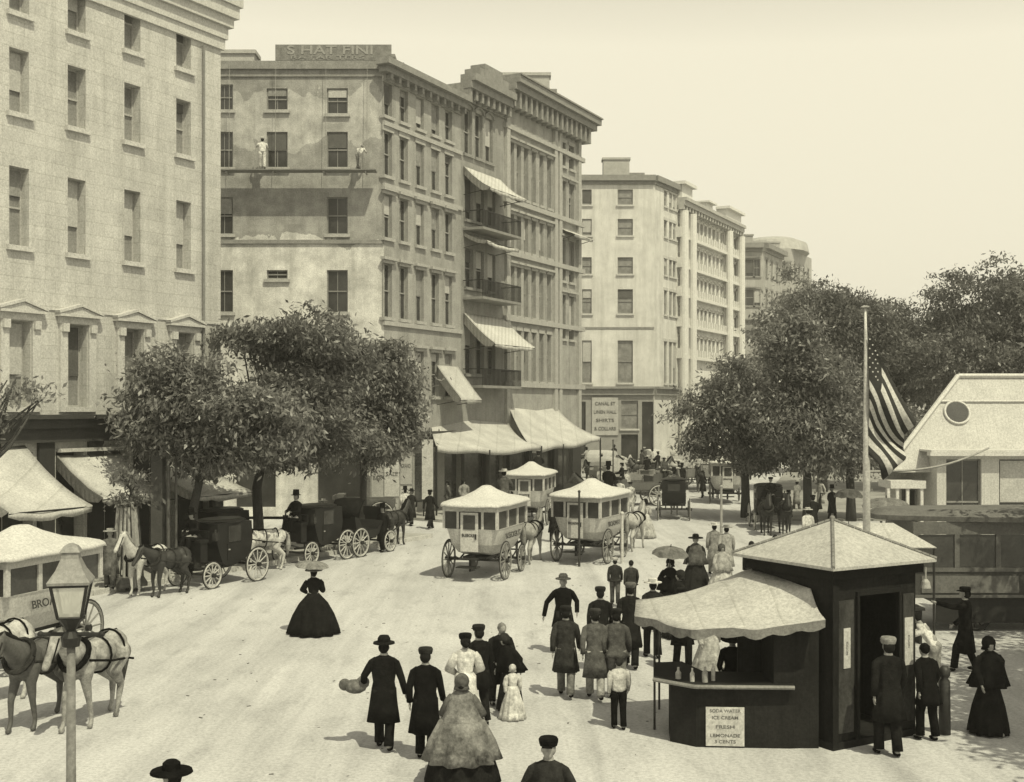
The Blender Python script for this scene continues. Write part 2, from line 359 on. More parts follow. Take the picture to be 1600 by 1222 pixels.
def grid(A, B, cols, rows, wd, styles, refpx=None):
    out = []
    for r, (y0, y1, ref) in enumerate(rows):
        _, Yr = upx(A, B, ref)
        za, zb = Zp(y1, Yr), Zp(y0, Yr)
        for c in cols:
            u, _ = upx(A, B, c); out.append((u, wd[r] if hasattr(wd, '__len__') else wd, za, zb, styles[r] if isinstance(styles, (list, tuple)) else styles))
    return out
ROOF = mat('roof tar', .16, .9, .2, 1)

STONE_A = mat('pale granite ashlar', .55, .85, .1, 1.2, .25, kind='ashlar')
TRIM_A = mat('granite trim', .52, .8, .1, 3, .15); DTRIM = mat('weathered trim', .25, .8, .2, 3)
# --- A: granite block on the left
sA = .5526; P0 = (-11.02, 46)
A0 = onpx(P0, sA, -110); A1 = P0
hA = thing('granite_building', 'tall pale granite building at far left with pedimented windows above shop awnings', 'building', (A1[0], A1[1], 0))
W = grid(A0, A1, [-58, 30, 120, 207, 287], [(18, 108, 287), (105, 200, 120), (280, 397, 120)], .74, 'plain')
W += grid(A0, A1, [-58, 30, 120, 207, 287], [(508, 636, 120)], .84, 'pediment')
W += grid(A0, A1, [-58, 30, 120, 207, 287], [(30, 120, 287)], 1.15, 'plain')[:0]
LAm = (Vector(A1) - Vector(A0)).length
for c in range(6): W.append((LAm * (c + .5) / 6, LAm / 6 - .9, .5, 4.15, 'open'))
facade(hA, A0, A1, 0, 20.0, W, STONE_A, TRIM_A, bars=False, reveal=.46)
band(hA, A0, A1, [(4.45, 4.9, .25), (4.9, 5.2, .42), (5.2, 5.34, .62)], mat('dark shop cornice', .05, .7, .2), 'shop_cornice', e1=1)
band(hA, A0, A1, [(19.1, 19.5, .12), (19.5, 19.95, .2), (19.95, 20.3, .35), (20.3, 20.75, .5), (20.75, 21.1, .6)], TRIM_A, e1=1)
band(hA, A0, A1, [(8.7 + 0, 8.78, .04)], TRIM_A, 'string_course', e1=1)
body(hA, [A0, A1, (A1[0] - 16, A1[1] + 5.5), (A0[0] - 16, A0[1] + 5)], 20.9, STONE_A, ROOF, 1)
bm = BM()
for i in range(7):
    u = LAm * i / 6; p = Vector(A0) + (Vector(A1) - Vector(A0)).normalized() * min(max(u, .3), LAm - .3)
    box(bm, -.3, .3, -.14, .02, 0, 4.45, Matrix.Translation((p.x - A1[0], p.y - A1[1], 0)) @ Matrix.Rotation(atan2(1, sA), 4, 'Z'))
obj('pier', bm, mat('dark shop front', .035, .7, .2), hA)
pp = Vector(A0) + (Vector(A1) - Vector(A0)).normalized() * (upx(A0, A1, 315)[0])
bm = BM(); tube(bm, [(pp.x - A1[0] + .1, pp.y - A1[1] - .07, 5.4), (pp.x - A1[0] + .1, pp.y - A1[1] - .07, 19.0)], .05, 8); obj('drain_pipe', bm, paint(.25), hA)

# --- B: block with the patched side wall, roof sign and scaffold
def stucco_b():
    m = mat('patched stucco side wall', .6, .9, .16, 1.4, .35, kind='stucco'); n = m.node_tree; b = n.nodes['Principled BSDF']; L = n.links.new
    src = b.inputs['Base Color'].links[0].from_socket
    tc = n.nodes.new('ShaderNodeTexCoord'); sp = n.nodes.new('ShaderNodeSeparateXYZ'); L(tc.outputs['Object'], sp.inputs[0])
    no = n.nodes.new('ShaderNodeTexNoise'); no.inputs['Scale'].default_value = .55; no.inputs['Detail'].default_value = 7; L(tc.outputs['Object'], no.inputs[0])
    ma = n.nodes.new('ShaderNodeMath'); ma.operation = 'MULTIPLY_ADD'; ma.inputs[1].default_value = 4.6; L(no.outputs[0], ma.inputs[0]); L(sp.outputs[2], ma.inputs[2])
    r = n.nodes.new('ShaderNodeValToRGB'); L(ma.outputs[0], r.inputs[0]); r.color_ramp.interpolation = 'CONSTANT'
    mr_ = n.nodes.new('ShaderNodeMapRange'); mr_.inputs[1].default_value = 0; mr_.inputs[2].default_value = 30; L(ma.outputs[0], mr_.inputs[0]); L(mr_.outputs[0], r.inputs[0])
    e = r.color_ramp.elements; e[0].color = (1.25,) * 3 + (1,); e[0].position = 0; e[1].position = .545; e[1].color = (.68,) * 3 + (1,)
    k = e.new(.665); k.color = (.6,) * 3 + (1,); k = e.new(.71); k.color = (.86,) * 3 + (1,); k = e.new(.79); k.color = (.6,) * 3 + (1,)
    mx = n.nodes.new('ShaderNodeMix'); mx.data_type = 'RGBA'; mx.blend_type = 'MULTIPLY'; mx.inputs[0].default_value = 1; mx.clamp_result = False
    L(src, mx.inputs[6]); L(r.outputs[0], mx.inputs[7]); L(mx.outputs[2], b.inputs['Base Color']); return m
YB = 61.0; B0 = (Xp(300, YB), YB); B1 = (Xp(600, YB), YB); sB = .49
B2 = onpx(B1, sB, 720)
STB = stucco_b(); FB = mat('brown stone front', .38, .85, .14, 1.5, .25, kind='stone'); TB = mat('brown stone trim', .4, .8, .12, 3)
hB = thing('corner_building', 'corner building with patched side wall, painters plank and a lettered board on its roof', 'building', (B1[0], B1[1], 0))
zB = Zp(103, YB)
W = grid(B0, B1, [527], [(138, 178, 527), (206, 262, 527), (308, 366, 527), (422, 488, 527), (540, 600, 527)], 1.05, 'plain')
W += grid(B0, B1, [433], [(138, 172, 433), (206, 262, 433), (422, 436, 433)], 1.05, 'plain')
W += grid(B0, B1, [350], [(132, 172, 350), (206, 262, 350), (308, 366, 350), (422, 488, 350)], .9, 'plain')
W += [(3.2, 2.0, .6, 3.4, 'open'), (7.4, 2.2, .6, 3.4, 'open')]
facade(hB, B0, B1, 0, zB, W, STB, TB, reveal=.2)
W = grid(B1, B2, [606, 631, 656, 680, 701], [(130, 182, 606), (206, 275, 606), (304, 372, 606), (412, 496, 606), (545, 618, 606)], .82, ['flat', 'flat', 'hood', 'hood', 'hood'])
W += [(1.4, 1.6, .6, 3.2, 'open'), (4.2, 2.4, .6, 3.2, 'open'), (7.2, 2.0, .6, 3.2, 'open')]
facade(hB, B1, B2, 0, zB, W, FB, TB, name='front_wall', reveal=.28)
for y in (193, 290, 505): band(hB, B1, B2, [(Zp(y + 3, YB), Zp(y - 4, YB), .13)], TB, 'string_course', e0=1)
band(hB, B1, B2, [(zB - .75, zB - .4, .12), (zB - .4, zB - .1, .45), (zB - .1, zB + .22, .75)], DTRIM, e0=1, brackets=(.8, .2, zB - .7, zB - .4, .4))
band(hB, B0, B1, [(zB - .55, zB - .2, .08), (zB - .2, zB + .2, .22)], DTRIM, 'parapet', e1=0)
band(hB, B0, B1, [(Zp(381, YB), Zp(375, YB), .1)], DTRIM, 'string_course')
band(hB, B1, B2, [(3.5, 4.2, .25), (4.2, 4.35, .5)], mat('dark shop cornice', .05), 'shop_cornice', e0=1)
body(hB, [B0, B1, B2, (B2[0] - 11, B2[1] + 5), (B0[0], YB + 12)], zB + .05, FB, ROOF, 2)
def chimney(root, x, y, z, w_, d_, h, m=None, n='chimney'):
    bm = BM(); o0 = root.location; box(bm, x - w_ / 2 - o0.x, x + w_ / 2 - o0.x, y - d_ / 2 - o0.y, y + d_ / 2 - o0.y, z, z + h)
    box(bm, x - w_ / 2 - .1 - o0.x, x + w_ / 2 + .1 - o0.x, y - d_ / 2 - .1 - o0.y, y + d_ / 2 + .1 - o0.y, z + h + .002, z + h + .2); return obj(n, bm, m or mat('chimney brick', .26, .9, .2, 4, .2), root)
chimney(hB, Xp(477, 63), 63.4, zB, 1.1, .8, 1.25); chimney(hB, Xp(573, 65), 65.6, zB, 2.8, .8, 1.6); chimney(hB, Xp(622, 64), 63.9, zB, .5, .5, .7); chimney(hB, Xp(690, 71), 71.5, zB - .1, 1.6, .8, 1.3)
chimney(hB, Xp(372, 66), 66, zB, 2.0, 1.2, 1.9, mat('pale chimney', .42, .9, .1))
# roof sign
s0 = thing('roof_sign', 'long lettered signboard standing on the roof edge of the corner building', 'sign', (Xp(521, 60.9), 61.2, zB + .2))
bm = BM(); hw = Xp(613, 61.2) - Xp(521, 61.2); box(bm, -hw, hw * .97, -.04, .04, .12, .92)
obj('board', bm, mat('faded sign board', .2, .8, .3, 2.5), s0)
bm = BM()
for i in range(6): x = -hw + .15 + i * (2 * hw - .5) / 5; box(bm, x - .05, x + .05, .043, .12, .0, .9); tube(bm, [(x, .1, .85), (x, 1.0, .0)], .03, 5)
obj('post', bm, WOOD, s0)
text('lettering', 'S HAT FINI', .62, paint(.38), s0, facing((-.2, -.05, .62)), fit=hw * 1.45)
text('small_lettering', 'RA FAR TERS', .24, paint(.34), s0, facing((-.35, -.05, .27)), fit=hw * 1.25)
# scaffold
sc_ = thing('hanging_scaffold', 'long plank scaffold hung on ropes across the patched side wall', 'scaffold', (Xp(465, 60), 60.2, Zp(266, 60.2)))
bm = BM(); x0, x1 = Xp(346, 60.2) - Xp(465, 60), Xp(588, 60.2) - Xp(465, 60)
box(bm, x0, x1, -.38, .38, -.06, 0); obj('plank', bm, mat('plank', .2, .8, .2, 3, .2, stretch=(.3, 1, 1)), sc_)
bm = BM()
for x in (x0 + .3, -1.2, 1.3, x1 - .5): tube(bm, [(x, -.3, -.1), (x, -.3, -.16), (x, .3, -.16)], .04, 6); tube(bm, [(x, .3, -.1), (x, .42, zB - sc_.location.z)], .015, 5)
obj('rope', bm, mat('rope', .3), sc_)

# --- C: narrow front with balconies and striped awnings
sC = .5; C0 = B2; C1 = onpx(C0, sC, 786); D1 = onpx(C0, sC, 908)
FC = mat('grey stone front', .32, .85, .15, 1.5, .25, kind='stone')
hC = thing('balcony_building', 'narrow grey building with iron balconies and striped awnings at every floor', 'building', (C0[0], C0[1], 0))
zC = Zp(150, 71)
W = grid(C0, C1, [731, 748, 764], [(178, 248, 748)], .95, 'arch')
W += grid(C0, C1, [733, 750, 768], [(284, 348, 748), (392, 452, 748), (505, 585, 748)], 1.0, 'plain')
facade(hC, C0, C1, 3.9, zC, W, FC, DTRIM, reveal=.3)
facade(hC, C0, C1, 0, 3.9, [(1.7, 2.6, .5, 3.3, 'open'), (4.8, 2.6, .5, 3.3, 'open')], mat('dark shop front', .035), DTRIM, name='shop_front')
band(hC, C0, C1, [(zC - .9, zC - .3, .2), (zC - .3, zC + .1, .7), (zC + .1, zC + .5, .95)], DTRIM, brackets=(.7, .25, zC - .85, zC - .3, .6))
bm = BM(); md = (Vector(C0) + Vector(C1)) / 2; M = Matrix.Translation((md.x - C0[0], md.y - C0[1], zC + .5)) @ Matrix.Rotation(atan2(1, sC), 4, 'Z')
box(bm, -1.8, 1.8, -.8, .2, 0, .5, M); box(bm, -1.1, 1.1, -.75, .2, .503, .9, M); obj('parapet', bm, DTRIM, hC)
def balcony(root, A, B, z, dep, h=.95, m=IRON):
    A = Vector(A); B = Vector(B); d = (B - A).normalized(); L = (B - A).length; o0 = root.location
    M = Matrix.Translation((A.x - o0.x, A.y - o0.y, z)) @ Matrix.Rotation(atan2(d.y, d.x), 4, 'Z')
    f = BM(); box(f, 0, L, -dep, -.01, -.14, 0, M); s = obj('balcony', f, DTRIM, root)
    r = BM(); box(r, 0, L, -dep, -dep + .05, h - .05, h, M); box(r, 0, .05, -dep + .053, -.02, h - .05, h, M); box(r, L - .05, L, -dep + .053, -.02, h - .05, h, M)
    k = 0
    while k * .16 < L - .02: box(r, k * .16, k * .16 + .04, -dep + .005, -dep + .045, .003, h - .053, M); k += 1
    obj('railing', r, m, s)
def awning(A, B, zb, zf, out, label, m=CANVAS, sag=.12, val=.22, group=None, scall=True, outer=None, sides=True, t=.015, stripe=False):
    """canvas awning from wall line A-B down to a front rail; top-level thing hung on the wall"""
    A = Vector(A); B = Vector(B); d = (B - A).normalized(); L = (B - A).length; nr_ = Vector((d.y, -d.x))
    th = thing('awning', label, 'awning', (A.x, A.y, 0), 0, group); rt = Matrix.Rotation(atan2(d.y, d.x), 4, 'Z')
    nu, nv = max(8, int(L * 3)), 10; b = BM(); V = []
    for j in range(nv + 1):
        v_ = j / nv; row = []
        for i in range(nu + 1):
            u = i / nu; z = zb + (zf - zb) * v_ - sag * sin(pi * v_) - sag * .7 * v_ * sin(pi * u) ** .8 + .02 * sin(u * L * 4) * v_ + .035 * noise.noise(Vector((u * L * 1.4 + A.x, v_ * 3, zb)))
            row.append(b.verts.new(rt @ Vector((u * L, -out * v_ - .03, z))))
        V.append(row)
    row = []
    for i in range(nu + 1):
        u = i / nu; sc2 = (.7 + .3 * abs(sin(u * L * 5))) if scall else 1
        p = V[-1][i].co.copy(); row.append(b.verts.new(p - Vector((0, 0, val * sc2)) + rt @ Vector((0, .03, 0))))
    V.append(row)
    for r0, r1 in zip(V, V[1:]):
        for i in range(nu): b.faces.new((r0[i], r1[i], r1[i + 1], r0[i + 1]))
    if sides:
        for i in (0, nu):
            for j in range(nv):
                p0, p1 = V[j][i], V[j + 1][i]; q1 = b.verts.new((p1.co.x, p1.co.y, max(zf - val * .7, p1.co.z - .0 - (zb - zf) * .35 * (1 if j < nv - 1 else 0))))
                q0 = b.verts.new((p0.co.x, p0.co.y, max(zf - val * .7, p0.co.z - (zb - zf) * .35)))
                if i == 0 or sides: b.faces.new((p0, p1, q1, q0))
    o = obj('canvas', b, m, th, smooth=True)
    md = o.modifiers.new('thick', 'SOLIDIFY'); md.thickness = t
    f = BM(); tube(f, [rt @ Vector((0, -out, zf - .06)), rt @ Vector((L, -out, zf - .06))], .03, 6)
    for u in (0.05, L - .05): tube(f, [rt @ Vector((u, 0, zf - .3)), rt @ Vector((u, -out, zf - .06))], .022, 6)
    obj('frame', f, IRON, th); return th
STRIPE = mat('striped canvas', .55, .9, .12, 1, .2, kind='stripes', bsc=1.6)
dC = (Vector(C1) - Vector(C0)).normalized()
def cpt(px): u, _ = upx(C0, C1, px); return Vector(C0) + dC * u
for yb_, nm in ((362, 'a'), (468, 'b'), (603, 'c')): balcony(hC, cpt(723), cpt(784), Zp(yb_, 70), 1.3)
awning(cpt(724), cpt(782), Zp(268, 70), Zp(303, 70), 1.7, 'uppermost striped awning over the top balcony of the narrow grey building', STRIPE, group='awnings on the balcony building')
awning(cpt(724), cpt(775), Zp(369, 70), Zp(384, 70), 1.5, 'small half-rolled awning between two larger striped awnings of the balcony building', STRIPE, group='awnings on the balcony building')
awning(cpt(724), cpt(788), Zp(492, 70), Zp(540, 70), 2.0, 'largest striped awning on the balcony building, at its middle floor', STRIPE, group='awnings on the balcony building')
body(hC, [C0, C1, (C1[0] - 12, C1[1] + 6), (C0[0] - 12, C0[1] + 6)], zC + .05, FC, ROOF, 1)

# --- D: tall building with the deep bracketed cornice
FD = mat('carved stone front', .38, .85, .15, 1.5, .25, kind='stone')
hD = thing('cornice_building', 'tall building of narrow windows under a very deep bracketed cornice', 'building', (C1[0], C1[1], 0))
zD = Zp(178, 80)
W = grid(C1, D1, [800, 811, 822, 834, 846, 858], [(238, 318, 835), (346, 398, 835), (424, 498, 835), (520, 596, 835)], [.62, .62, .62, .62], ['hood', 'hood', 'hood', 'flat'])
W += grid(C1, D1, [880, 893], [(225, 262, 885), (285, 345, 885), (375, 440, 885), (462, 530, 885)], .8, ['flat', 'hood', 'hood', 'hood'])
facade(hD, C1, D1, 3.9, zD, W, FD, TB, reveal=.32)
LD = (Vector(D1) - Vector(C1)).length
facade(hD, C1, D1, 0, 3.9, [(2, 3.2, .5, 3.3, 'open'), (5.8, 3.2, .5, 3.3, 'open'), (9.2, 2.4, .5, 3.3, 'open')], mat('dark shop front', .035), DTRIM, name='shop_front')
for y in (222, 332, 410, 508, 606): z = Zp(y, 77); band(hD, C1, D1, [(z, z + .3, .22)], TB, 'string_course', e1=1)
band(hD, C1, D1, [(zD - .9, zD - .3, .15), (zD - .3, zD + .1, .9), (zD + .1, zD + .5, 1.15), (zD + .5, zD + .6, 1.25)], DTRIM, e1=.8, brackets=(.75, .28, zD - 1.3, zD - .3, .75))
bm = BM()
for px in (791, 866, 873, 903):
    u, _ = upx(C1, D1, px); p = Vector(C1) + dC * u
    box(bm, -.22, .22, -.18, .02, 3.9, zD - .9, Matrix.Translation((p.x - C1[0], p.y - C1[1], 0)) @ Matrix.Rotation(atan2(1, sC), 4, 'Z'))
obj('pilaster', bm, TB, hD)
body(hD, [C1, D1, (D1[0] - 3, D1[1] + 9), (C1[0] - 13, C1[1] + 7)], zD + .1, mat('plain rendered wall', .36, .9, .12, 1, .2, kind='stone'), ROOF, 1)
chimney(hD, Xp(820, 78), 79, zD, 3.2, 1, 2.1, mat('pale chimney', .42)); chimney(hD, Xp(852, 80), 81.5, zD, 1.4, .9, 1.7)
fD = lambda px: Vector(C1) + dC * upx(C1, D1, px)[0]
u1 = fD(876); u2 = fD(905)
awning(u1, u2, Zp(362, 82), Zp(372, 82), 1.0, 'tiny pale awning at a side window below the deep cornice', CANVAS, sag=.03, sides=False)

# large street awnings in front of C and D, held on kerb posts
def kerb_awning(pts_back, pts_front, label, words=None, wm=None):
    """pts: lists of (x, y, z) of equal length"""
    th = thing('street_awning', label, 'awning', (pts_front[0][0], pts_front[0][1], 0)); o0 = Vector((pts_front[0][0], pts_front[0][1], 0))
    n = len(pts_back); b = BM(); V = []; nv = 10
    def cr(pts, s):
        i = min(int(s), n - 2); t_ = s - i; return Vector(pts[i]).lerp(Vector(pts[i + 1]), t_)
    nu = (n - 1) * 8
    for j in range(nv + 1):
        v_ = j / nv; row = []
        for i in range(nu + 1):
            s = i / 8; p = cr(pts_back, s).lerp(cr(pts_front, s), v_); p.z -= .35 * sin(pi * v_ ** .8) + .07 * sin(s * 6) * v_; row.append(b.verts.new(p - o0))
        V.append(row)
    V.append([b.verts.new(x.co - Vector((0, 0, .28))) for x in V[-1]])
    for r0, r1 in zip(V, V[1:]):
        for i in range(nu): b.faces.new((r0[i], r1[i], r1[i + 1], r0[i + 1]))
    o = obj('canvas', b, CANVAS, th, smooth=True); md = o.modifiers.new('t', 'SOLIDIFY'); md.thickness = .02
    for p in pts_front:
        f = BM(); tube(f, [(p[0] - o0.x, p[1] - o0.y, .1), (p[0] - o0.x, p[1] - o0.y, p[2])], .05, 6); obj('post', f, IRON, th)
    return th
zf = lambda y, Y: Zp(y, Y)
kerb_awning([(Xp(672, 66.5), 66.5, Zp(648, 66.5)), (Xp(735, 70), 70, Zp(646, 70)), (Xp(788, 74), 74, Zp(652, 74))],
            [(Xp(682, 61.5), 61.5, Zp(697, 61.5)), (Xp(765, 65), 65, Zp(703, 65)), (Xp(846, 70), 70, Zp(697, 70))], 'wide pale canvas street awning left of two, above the dark shop fronts')
kerb_awning([(Xp(790, 74.5), 74.5, Zp(618, 74.5)), (Xp(835, 77.5), 77.5, Zp(632, 77.5)), (Xp(870, 80), 80, Zp(636, 80))],
            [(Xp(830, 69.4), 69.4, Zp(700, 69.4)), (Xp(880, 74), 74, Zp(694, 74)), (Xp(938, 78), 78, Zp(684, 78))], 'peaked pale canvas street awning reaching furthest out over the road')
aB = lambda px: Vector(B1) + (Vector(B2) - Vector(B1)).normalized() * upx(B1, B2, px)[0]
awning(aB(682), aB(715), Zp(572, 67), Zp(624, 67), 1.5, 'steep pale window awning above the street awning at the corner building', CANVAS, sag=.05)

# --- E far block with side wall, F marble hotel, G and H beyond
WE = mat('pale side wall', .72, .9, .09, 1.2, .2, kind='stone'); YE = 108.0
E0 = (Xp(880, YE), YE); E1 = (Xp(1022, YE), YE); sE = .55; E2 = onpx((Xp(1034, YE + 1.5), YE + 1.5), sE, 1057); EM = (Xp(1034, YE + 1.5), YE + 1.5)
hE = thing('pale_corner_building', 'pale corner building beyond the deep cornice, with lettered wall at street level', 'building', (E1[0], E1[1], 0))
zE = Zp(283, YE)
rE = [(296, 320, 977), (342, 368, 977), (402, 428, 977), (452, 490, 977), (532, 598, 977)]
W = grid(E0, E1, [977], rE, 1.35, 'plain') + grid(E0, E1, [917], rE, .85, 'plain')
facade(hE, E0, E1, 6.9, zE, W, WE, TRIM_A)
facade(hE, E0, E1, 0, 6.9, [(1.2, 1.6, .4, 6.2, 'open'), (5.9, 1.5, .4, 3.3, 'open'), (5.9, 1.5, 3.8, 6.3, 'plain'), (7.5, 1.0, .4, 6.2, 'open')], mat('shop wall', .3, .9, .15), TRIM_A, name='shop_front')
facade(hE, E1, EM, 0, zE, [], WE, TRIM_A, name='corner_wall')
W = grid(EM, E2, [1040, 1048, 1054], [(y0 + 1, y1 + 1, 1036) for y0, y1, _ in rE], .75, 'flat')
facade(hE, EM, E2, 0, zE, W, WE, TRIM_A, name='front_wall')
for a, b, e in ((E0, E1, 0), (E1, EM, 0), (EM, E2, 0)): band(hE, a, b, [(zE - .3, zE, .15), (zE, zE + .5, .4)], DTRIM, e1=.3); band(hE, a, b, [(6.8, 7.35, .25), (7.35, 7.55, .5)], mat('shop fascia', .28), 'shop_cornice')
band(hE, E0, E1, [(Zp(514, YE), Zp(511, YE), .06)], DTRIM, 'string_course')
body(hE, [E0, E1, EM, E2, (E2[0] - 20, E2[1] + 6), (E0[0], YE + 14)], zE + .2, WE, ROOF, 3)
chimney(hE, Xp(963, 112), 112.5, zE, 2.4, 1.2, 2.7, mat('pale chimney', .42)); chimney(hE, Xp(992, 113), 113.5, zE, 1.6, 1.0, 1.5)
o = BM(); box(o, Xp(925, 107.8) - E1[0], Xp(966, 107.8) - E1[0], -.12, -.02, Zp(680, 108), Zp(621, 108)); bd = obj('signboard', o, paint(.55), hE)
for i, (s_, wd) in enumerate((('CANAL ST', 1.8), ('LINEN HALL', 2.0), ('SHIRTS', 1.6), ('& COLLARS', 1.9))):
    text('lettering', s_, .42, paint(.15), bd, facing((Xp(945.5, 107.8) - E1[0], -.14, Zp(631 + i * 13, 108))), fit=wd)
MB_ = mat('white marble', .8, .7, .07, 1.5, .12, kind='stone'); MBT = mat('marble trim', .7, .7, .08, 2)
sF = .5; F0 = E2; F1 = onpx(F0, sF, 1152)
hF = thing('marble_hotel', 'long white marble hotel with rows of small windows and balustrades', 'building', (F0[0], F0[1], 0)); zF = Zp(330, 118)
rF = [(340 + 12, 372, 1100), (395, 418, 1100), (440, 462, 1100), (485, 508, 1100), (530, 556, 1100)]
W = grid(F0, F1, [1063, 1069] + [1078 + i * 6.2 for i in range(9)] + [1137, 1143, 1149], rF, .85, 'arch')
facade(hF, F0, F1, 0, zF, W, MB_, MBT, reveal=.3, bars=False)
for y in (378, 424, 468, 514, 562): z = Zp(y, 116); band(hF, F0, F1, [(z, z + .25, .5)], MBT, 'balustrade', brackets=(.8, .3, z + .253, z + .95, .45))
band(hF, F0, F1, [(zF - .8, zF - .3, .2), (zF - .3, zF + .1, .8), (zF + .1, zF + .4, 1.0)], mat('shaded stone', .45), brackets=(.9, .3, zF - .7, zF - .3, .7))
for px in (1060, 1073, 1131, 1150):
    p = Vector(F0) + (Vector(F1) - Vector(F0)).normalized() * upx(F0, F1, px)[0]; bm = BM(); loft(bm, [(p.x - F0[0] + .5, p.y - F0[1] - .3, z, .42, .42) for z in (0, zF - .8)], 12); obj('column', bm, MBT, hF)
d6 = (Vector(F1) - Vector(F0)).normalized()
for pa, pb, hh in ((1058, 1074, 1.5), (1128, 1151, 1.3), (1096, 1106, .8)):
    qa = Vector(F0) + d6 * upx(F0, F1, pa)[0]; qb = Vector(F0) + d6 * upx(F0, F1, pb)[0]; ln = (qb - qa).length
    bm = BM(); Mx = Matrix.Translation((qa.x - F0[0], qa.y - F0[1], zF + .42)) @ Matrix.Rotation(atan2(d6.y, d6.x), 4, 'Z'); box(bm, 0, ln, -.5, .6, 0, hh * .8, Mx); box(bm, -.25, ln + .25, -.9, .6, hh * .8 + .003, hh, Mx); obj('parapet', bm, MBT, hF)
for i, px in enumerate((1085, 1110, 1128)):
    q = Vector(F0) + (Vector(F1) - Vector(F0)).normalized() * upx(F0, F1, px)[0]; chimney(hF, q.x - 2, q.y + 2.5, zF + .3, 1.6, 1.2, 1.3, mat('pale chimney', .42))
body(hF, [F0, F1, (F1[0] - 14, F1[1] + 8), (F0[0] - 14, F0[1] + 8)], zF + .2, MB_, ROOF, 1)
YG = 152.0; G0 = (Xp(1130, YG), YG); G1 = (Xp(1192, YG), YG); G2 = onpx(G1, .5, 1222)
hG = thing('grey_building', 'hazy grey building rising behind the marble hotel, part hidden by treetops', 'building', (G1[0], G1[1], 0)); zG = Zp(388, YG)
GM_ = mat('far grey stone', .45, .9, .1, 1, kind='stone')
facade(hG, G0, G1, 0, zG, grid(G0, G1, [1166], [(405, 432, 1166), (452, 478, 1166), (502, 530, 1166), (560, 590, 1166)], 1.9, 'hood') + grid(G0, G1, [1183], [(405, 432, 1166), (452, 478, 1166), (502, 530, 1166)], .8, 'flat'), GM_, DTRIM)
facade(hG, G1, G2, 0, zG, grid(G1, G2, [1198, 1206, 1214], [(405, 432, 1196), (452, 478, 1196), (502, 530, 1196)], 1.0, 'flat'), GM_, DTRIM, name='front_wall')
for a, b in ((G0, G1), (G1, G2)): band(hG, a, b, [(zG - .4, zG, .3), (zG, zG + .6, .8)], DTRIM)
body(hG, [G0, G1, G2, (G2[0] - 12, G2[1] + 8), (G0[0], YG + 14)], zG + .2, GM_, ROOF, 2)
chimney(hG, Xp(1160, 155), 155, zG, 2.4, 1.5, 1.9, GM_); chimney(hG, Xp(1200, 160), 164, zG, 4.5, 1.5, 2.2, GM_)
YH = 190.0; H0 = (Xp(1195, YH), YH); H1 = (Xp(1235, YH), YH); H2 = onpx(H1, .5, 1268)
hH = thing('domed_roof_building', 'faintest and farthest building, with a rounded roof in the haze', 'building', (H1[0], H1[1], 0)); zH = Zp(388, YH)
facade(hH, H0, H1, 0, zH, grid(H0, H1, [1206, 1220, 1230], [(410, 435, 1220), (455, 480, 1220), (505, 530, 1220)], 1.2, 'flat'), GM_, DTRIM)
facade(hH, H1, H2, 0, zH, grid(H1, H2, [1242, 1249, 1256, 1263], [(410, 435, 1238), (455, 480, 1238), (505, 530, 1238)], 1.1, 'flat'), GM_, DTRIM, name='front_wall')
body(hH, [H0, H1, H2, (H2[0] - 10, H2[1] + 8), (H0[0], YH + 14)], zH, GM_, ROOF, 2)
bm = BM(); loft(bm, [(-3.5 + 2, 10, zH, 6.5, 10), (-1.5, 10, zH + 1.6, 6.2, 9), (-1.5, 10, zH + 2.3, 4.5, 7), (-1.5, 10, zH + 2.6, 2, 4)], 20); obj('mansard', bm, GM_, hH)

# --- right: white clapboard house with round window
hW = thing('white_house', 'low white boarded house with round window in its steep sloping front', 'house', (Xp(1385, 44), 44, 0))
WB = mat('white boards', .5, .8, .09, 1.5, .1, kind='boards', bsc=1.3); WT = mat('white trim', .58, .7, .05)
def hw_(px, py, Y): return (Xp(px, Y) - hW.location.x, Y - 44, Zp(py, Y))
XR = 30
bm = BM(); f = [hw_(1383, 738, 43.6), (XR, -.4, Zp(738, 43.6)), (XR, 1.2, Zp(588, 45.2)), hw_(1497, 588, 45.2)]; bm.faces.new([bm.verts.new(p) for p in f])
g = [hw_(1383, 738, 43.6), hw_(1497, 588, 45.2), (Xp(1515, 52) - hW.location.x, 8, Zp(588, 45.2)), (Xp(1400, 54) - hW.location.x, 10, Zp(738, 43.6))]; bm.faces.new([bm.verts.new(p) for p in g][::-1])
k = [(XR, 1.2, Zp(588, 45.2)), (XR, 8, Zp(588, 45.2)), (Xp(1515, 52) - hW.location.x, 8, Zp(588, 45.2)), hw_(1497, 588, 45.2)]; bm.faces.new([bm.verts.new(p) for p in k])
rf = obj('roof', bm, WB, hW)
bm = BM(); tube(bm, [hw_(1381, 740, 43.5), hw_(1497, 587, 45.15)], .09, 6); tube(bm, [hw_(1497, 587, 45.15), (XR, 1.15, Zp(587, 45.15))], .09, 6)
def rp(px, py):   # point on the sloping front
    a = Vector(f[0]); nrm = (Vector(f[1]) - a).cross(Vector(f[3]) - a).normalized(); dr = Vector(((px - CX) / F, 1, -(py - HY) / F)); o_ = Vector((0, 0, HC)) - hW.location
    t_ = (a - o_).dot(nrm) / dr.dot(nrm); return o_ + dr * t_, nrm
tube(bm, [rp(1466, 627)[0] - Vector((0, .05, 0)), rp(1640, 627)[0] - Vector((0, .05, 0))], .05, 6); obj('moulding', bm, WT, rf)
c, nn = rp(1495, 645); q = nn.to_track_quat('Z', 'Y').to_matrix().to_4x4() if nn.y < 0 else (-nn).to_track_quat('Z', 'Y').to_matrix().to_4x4()
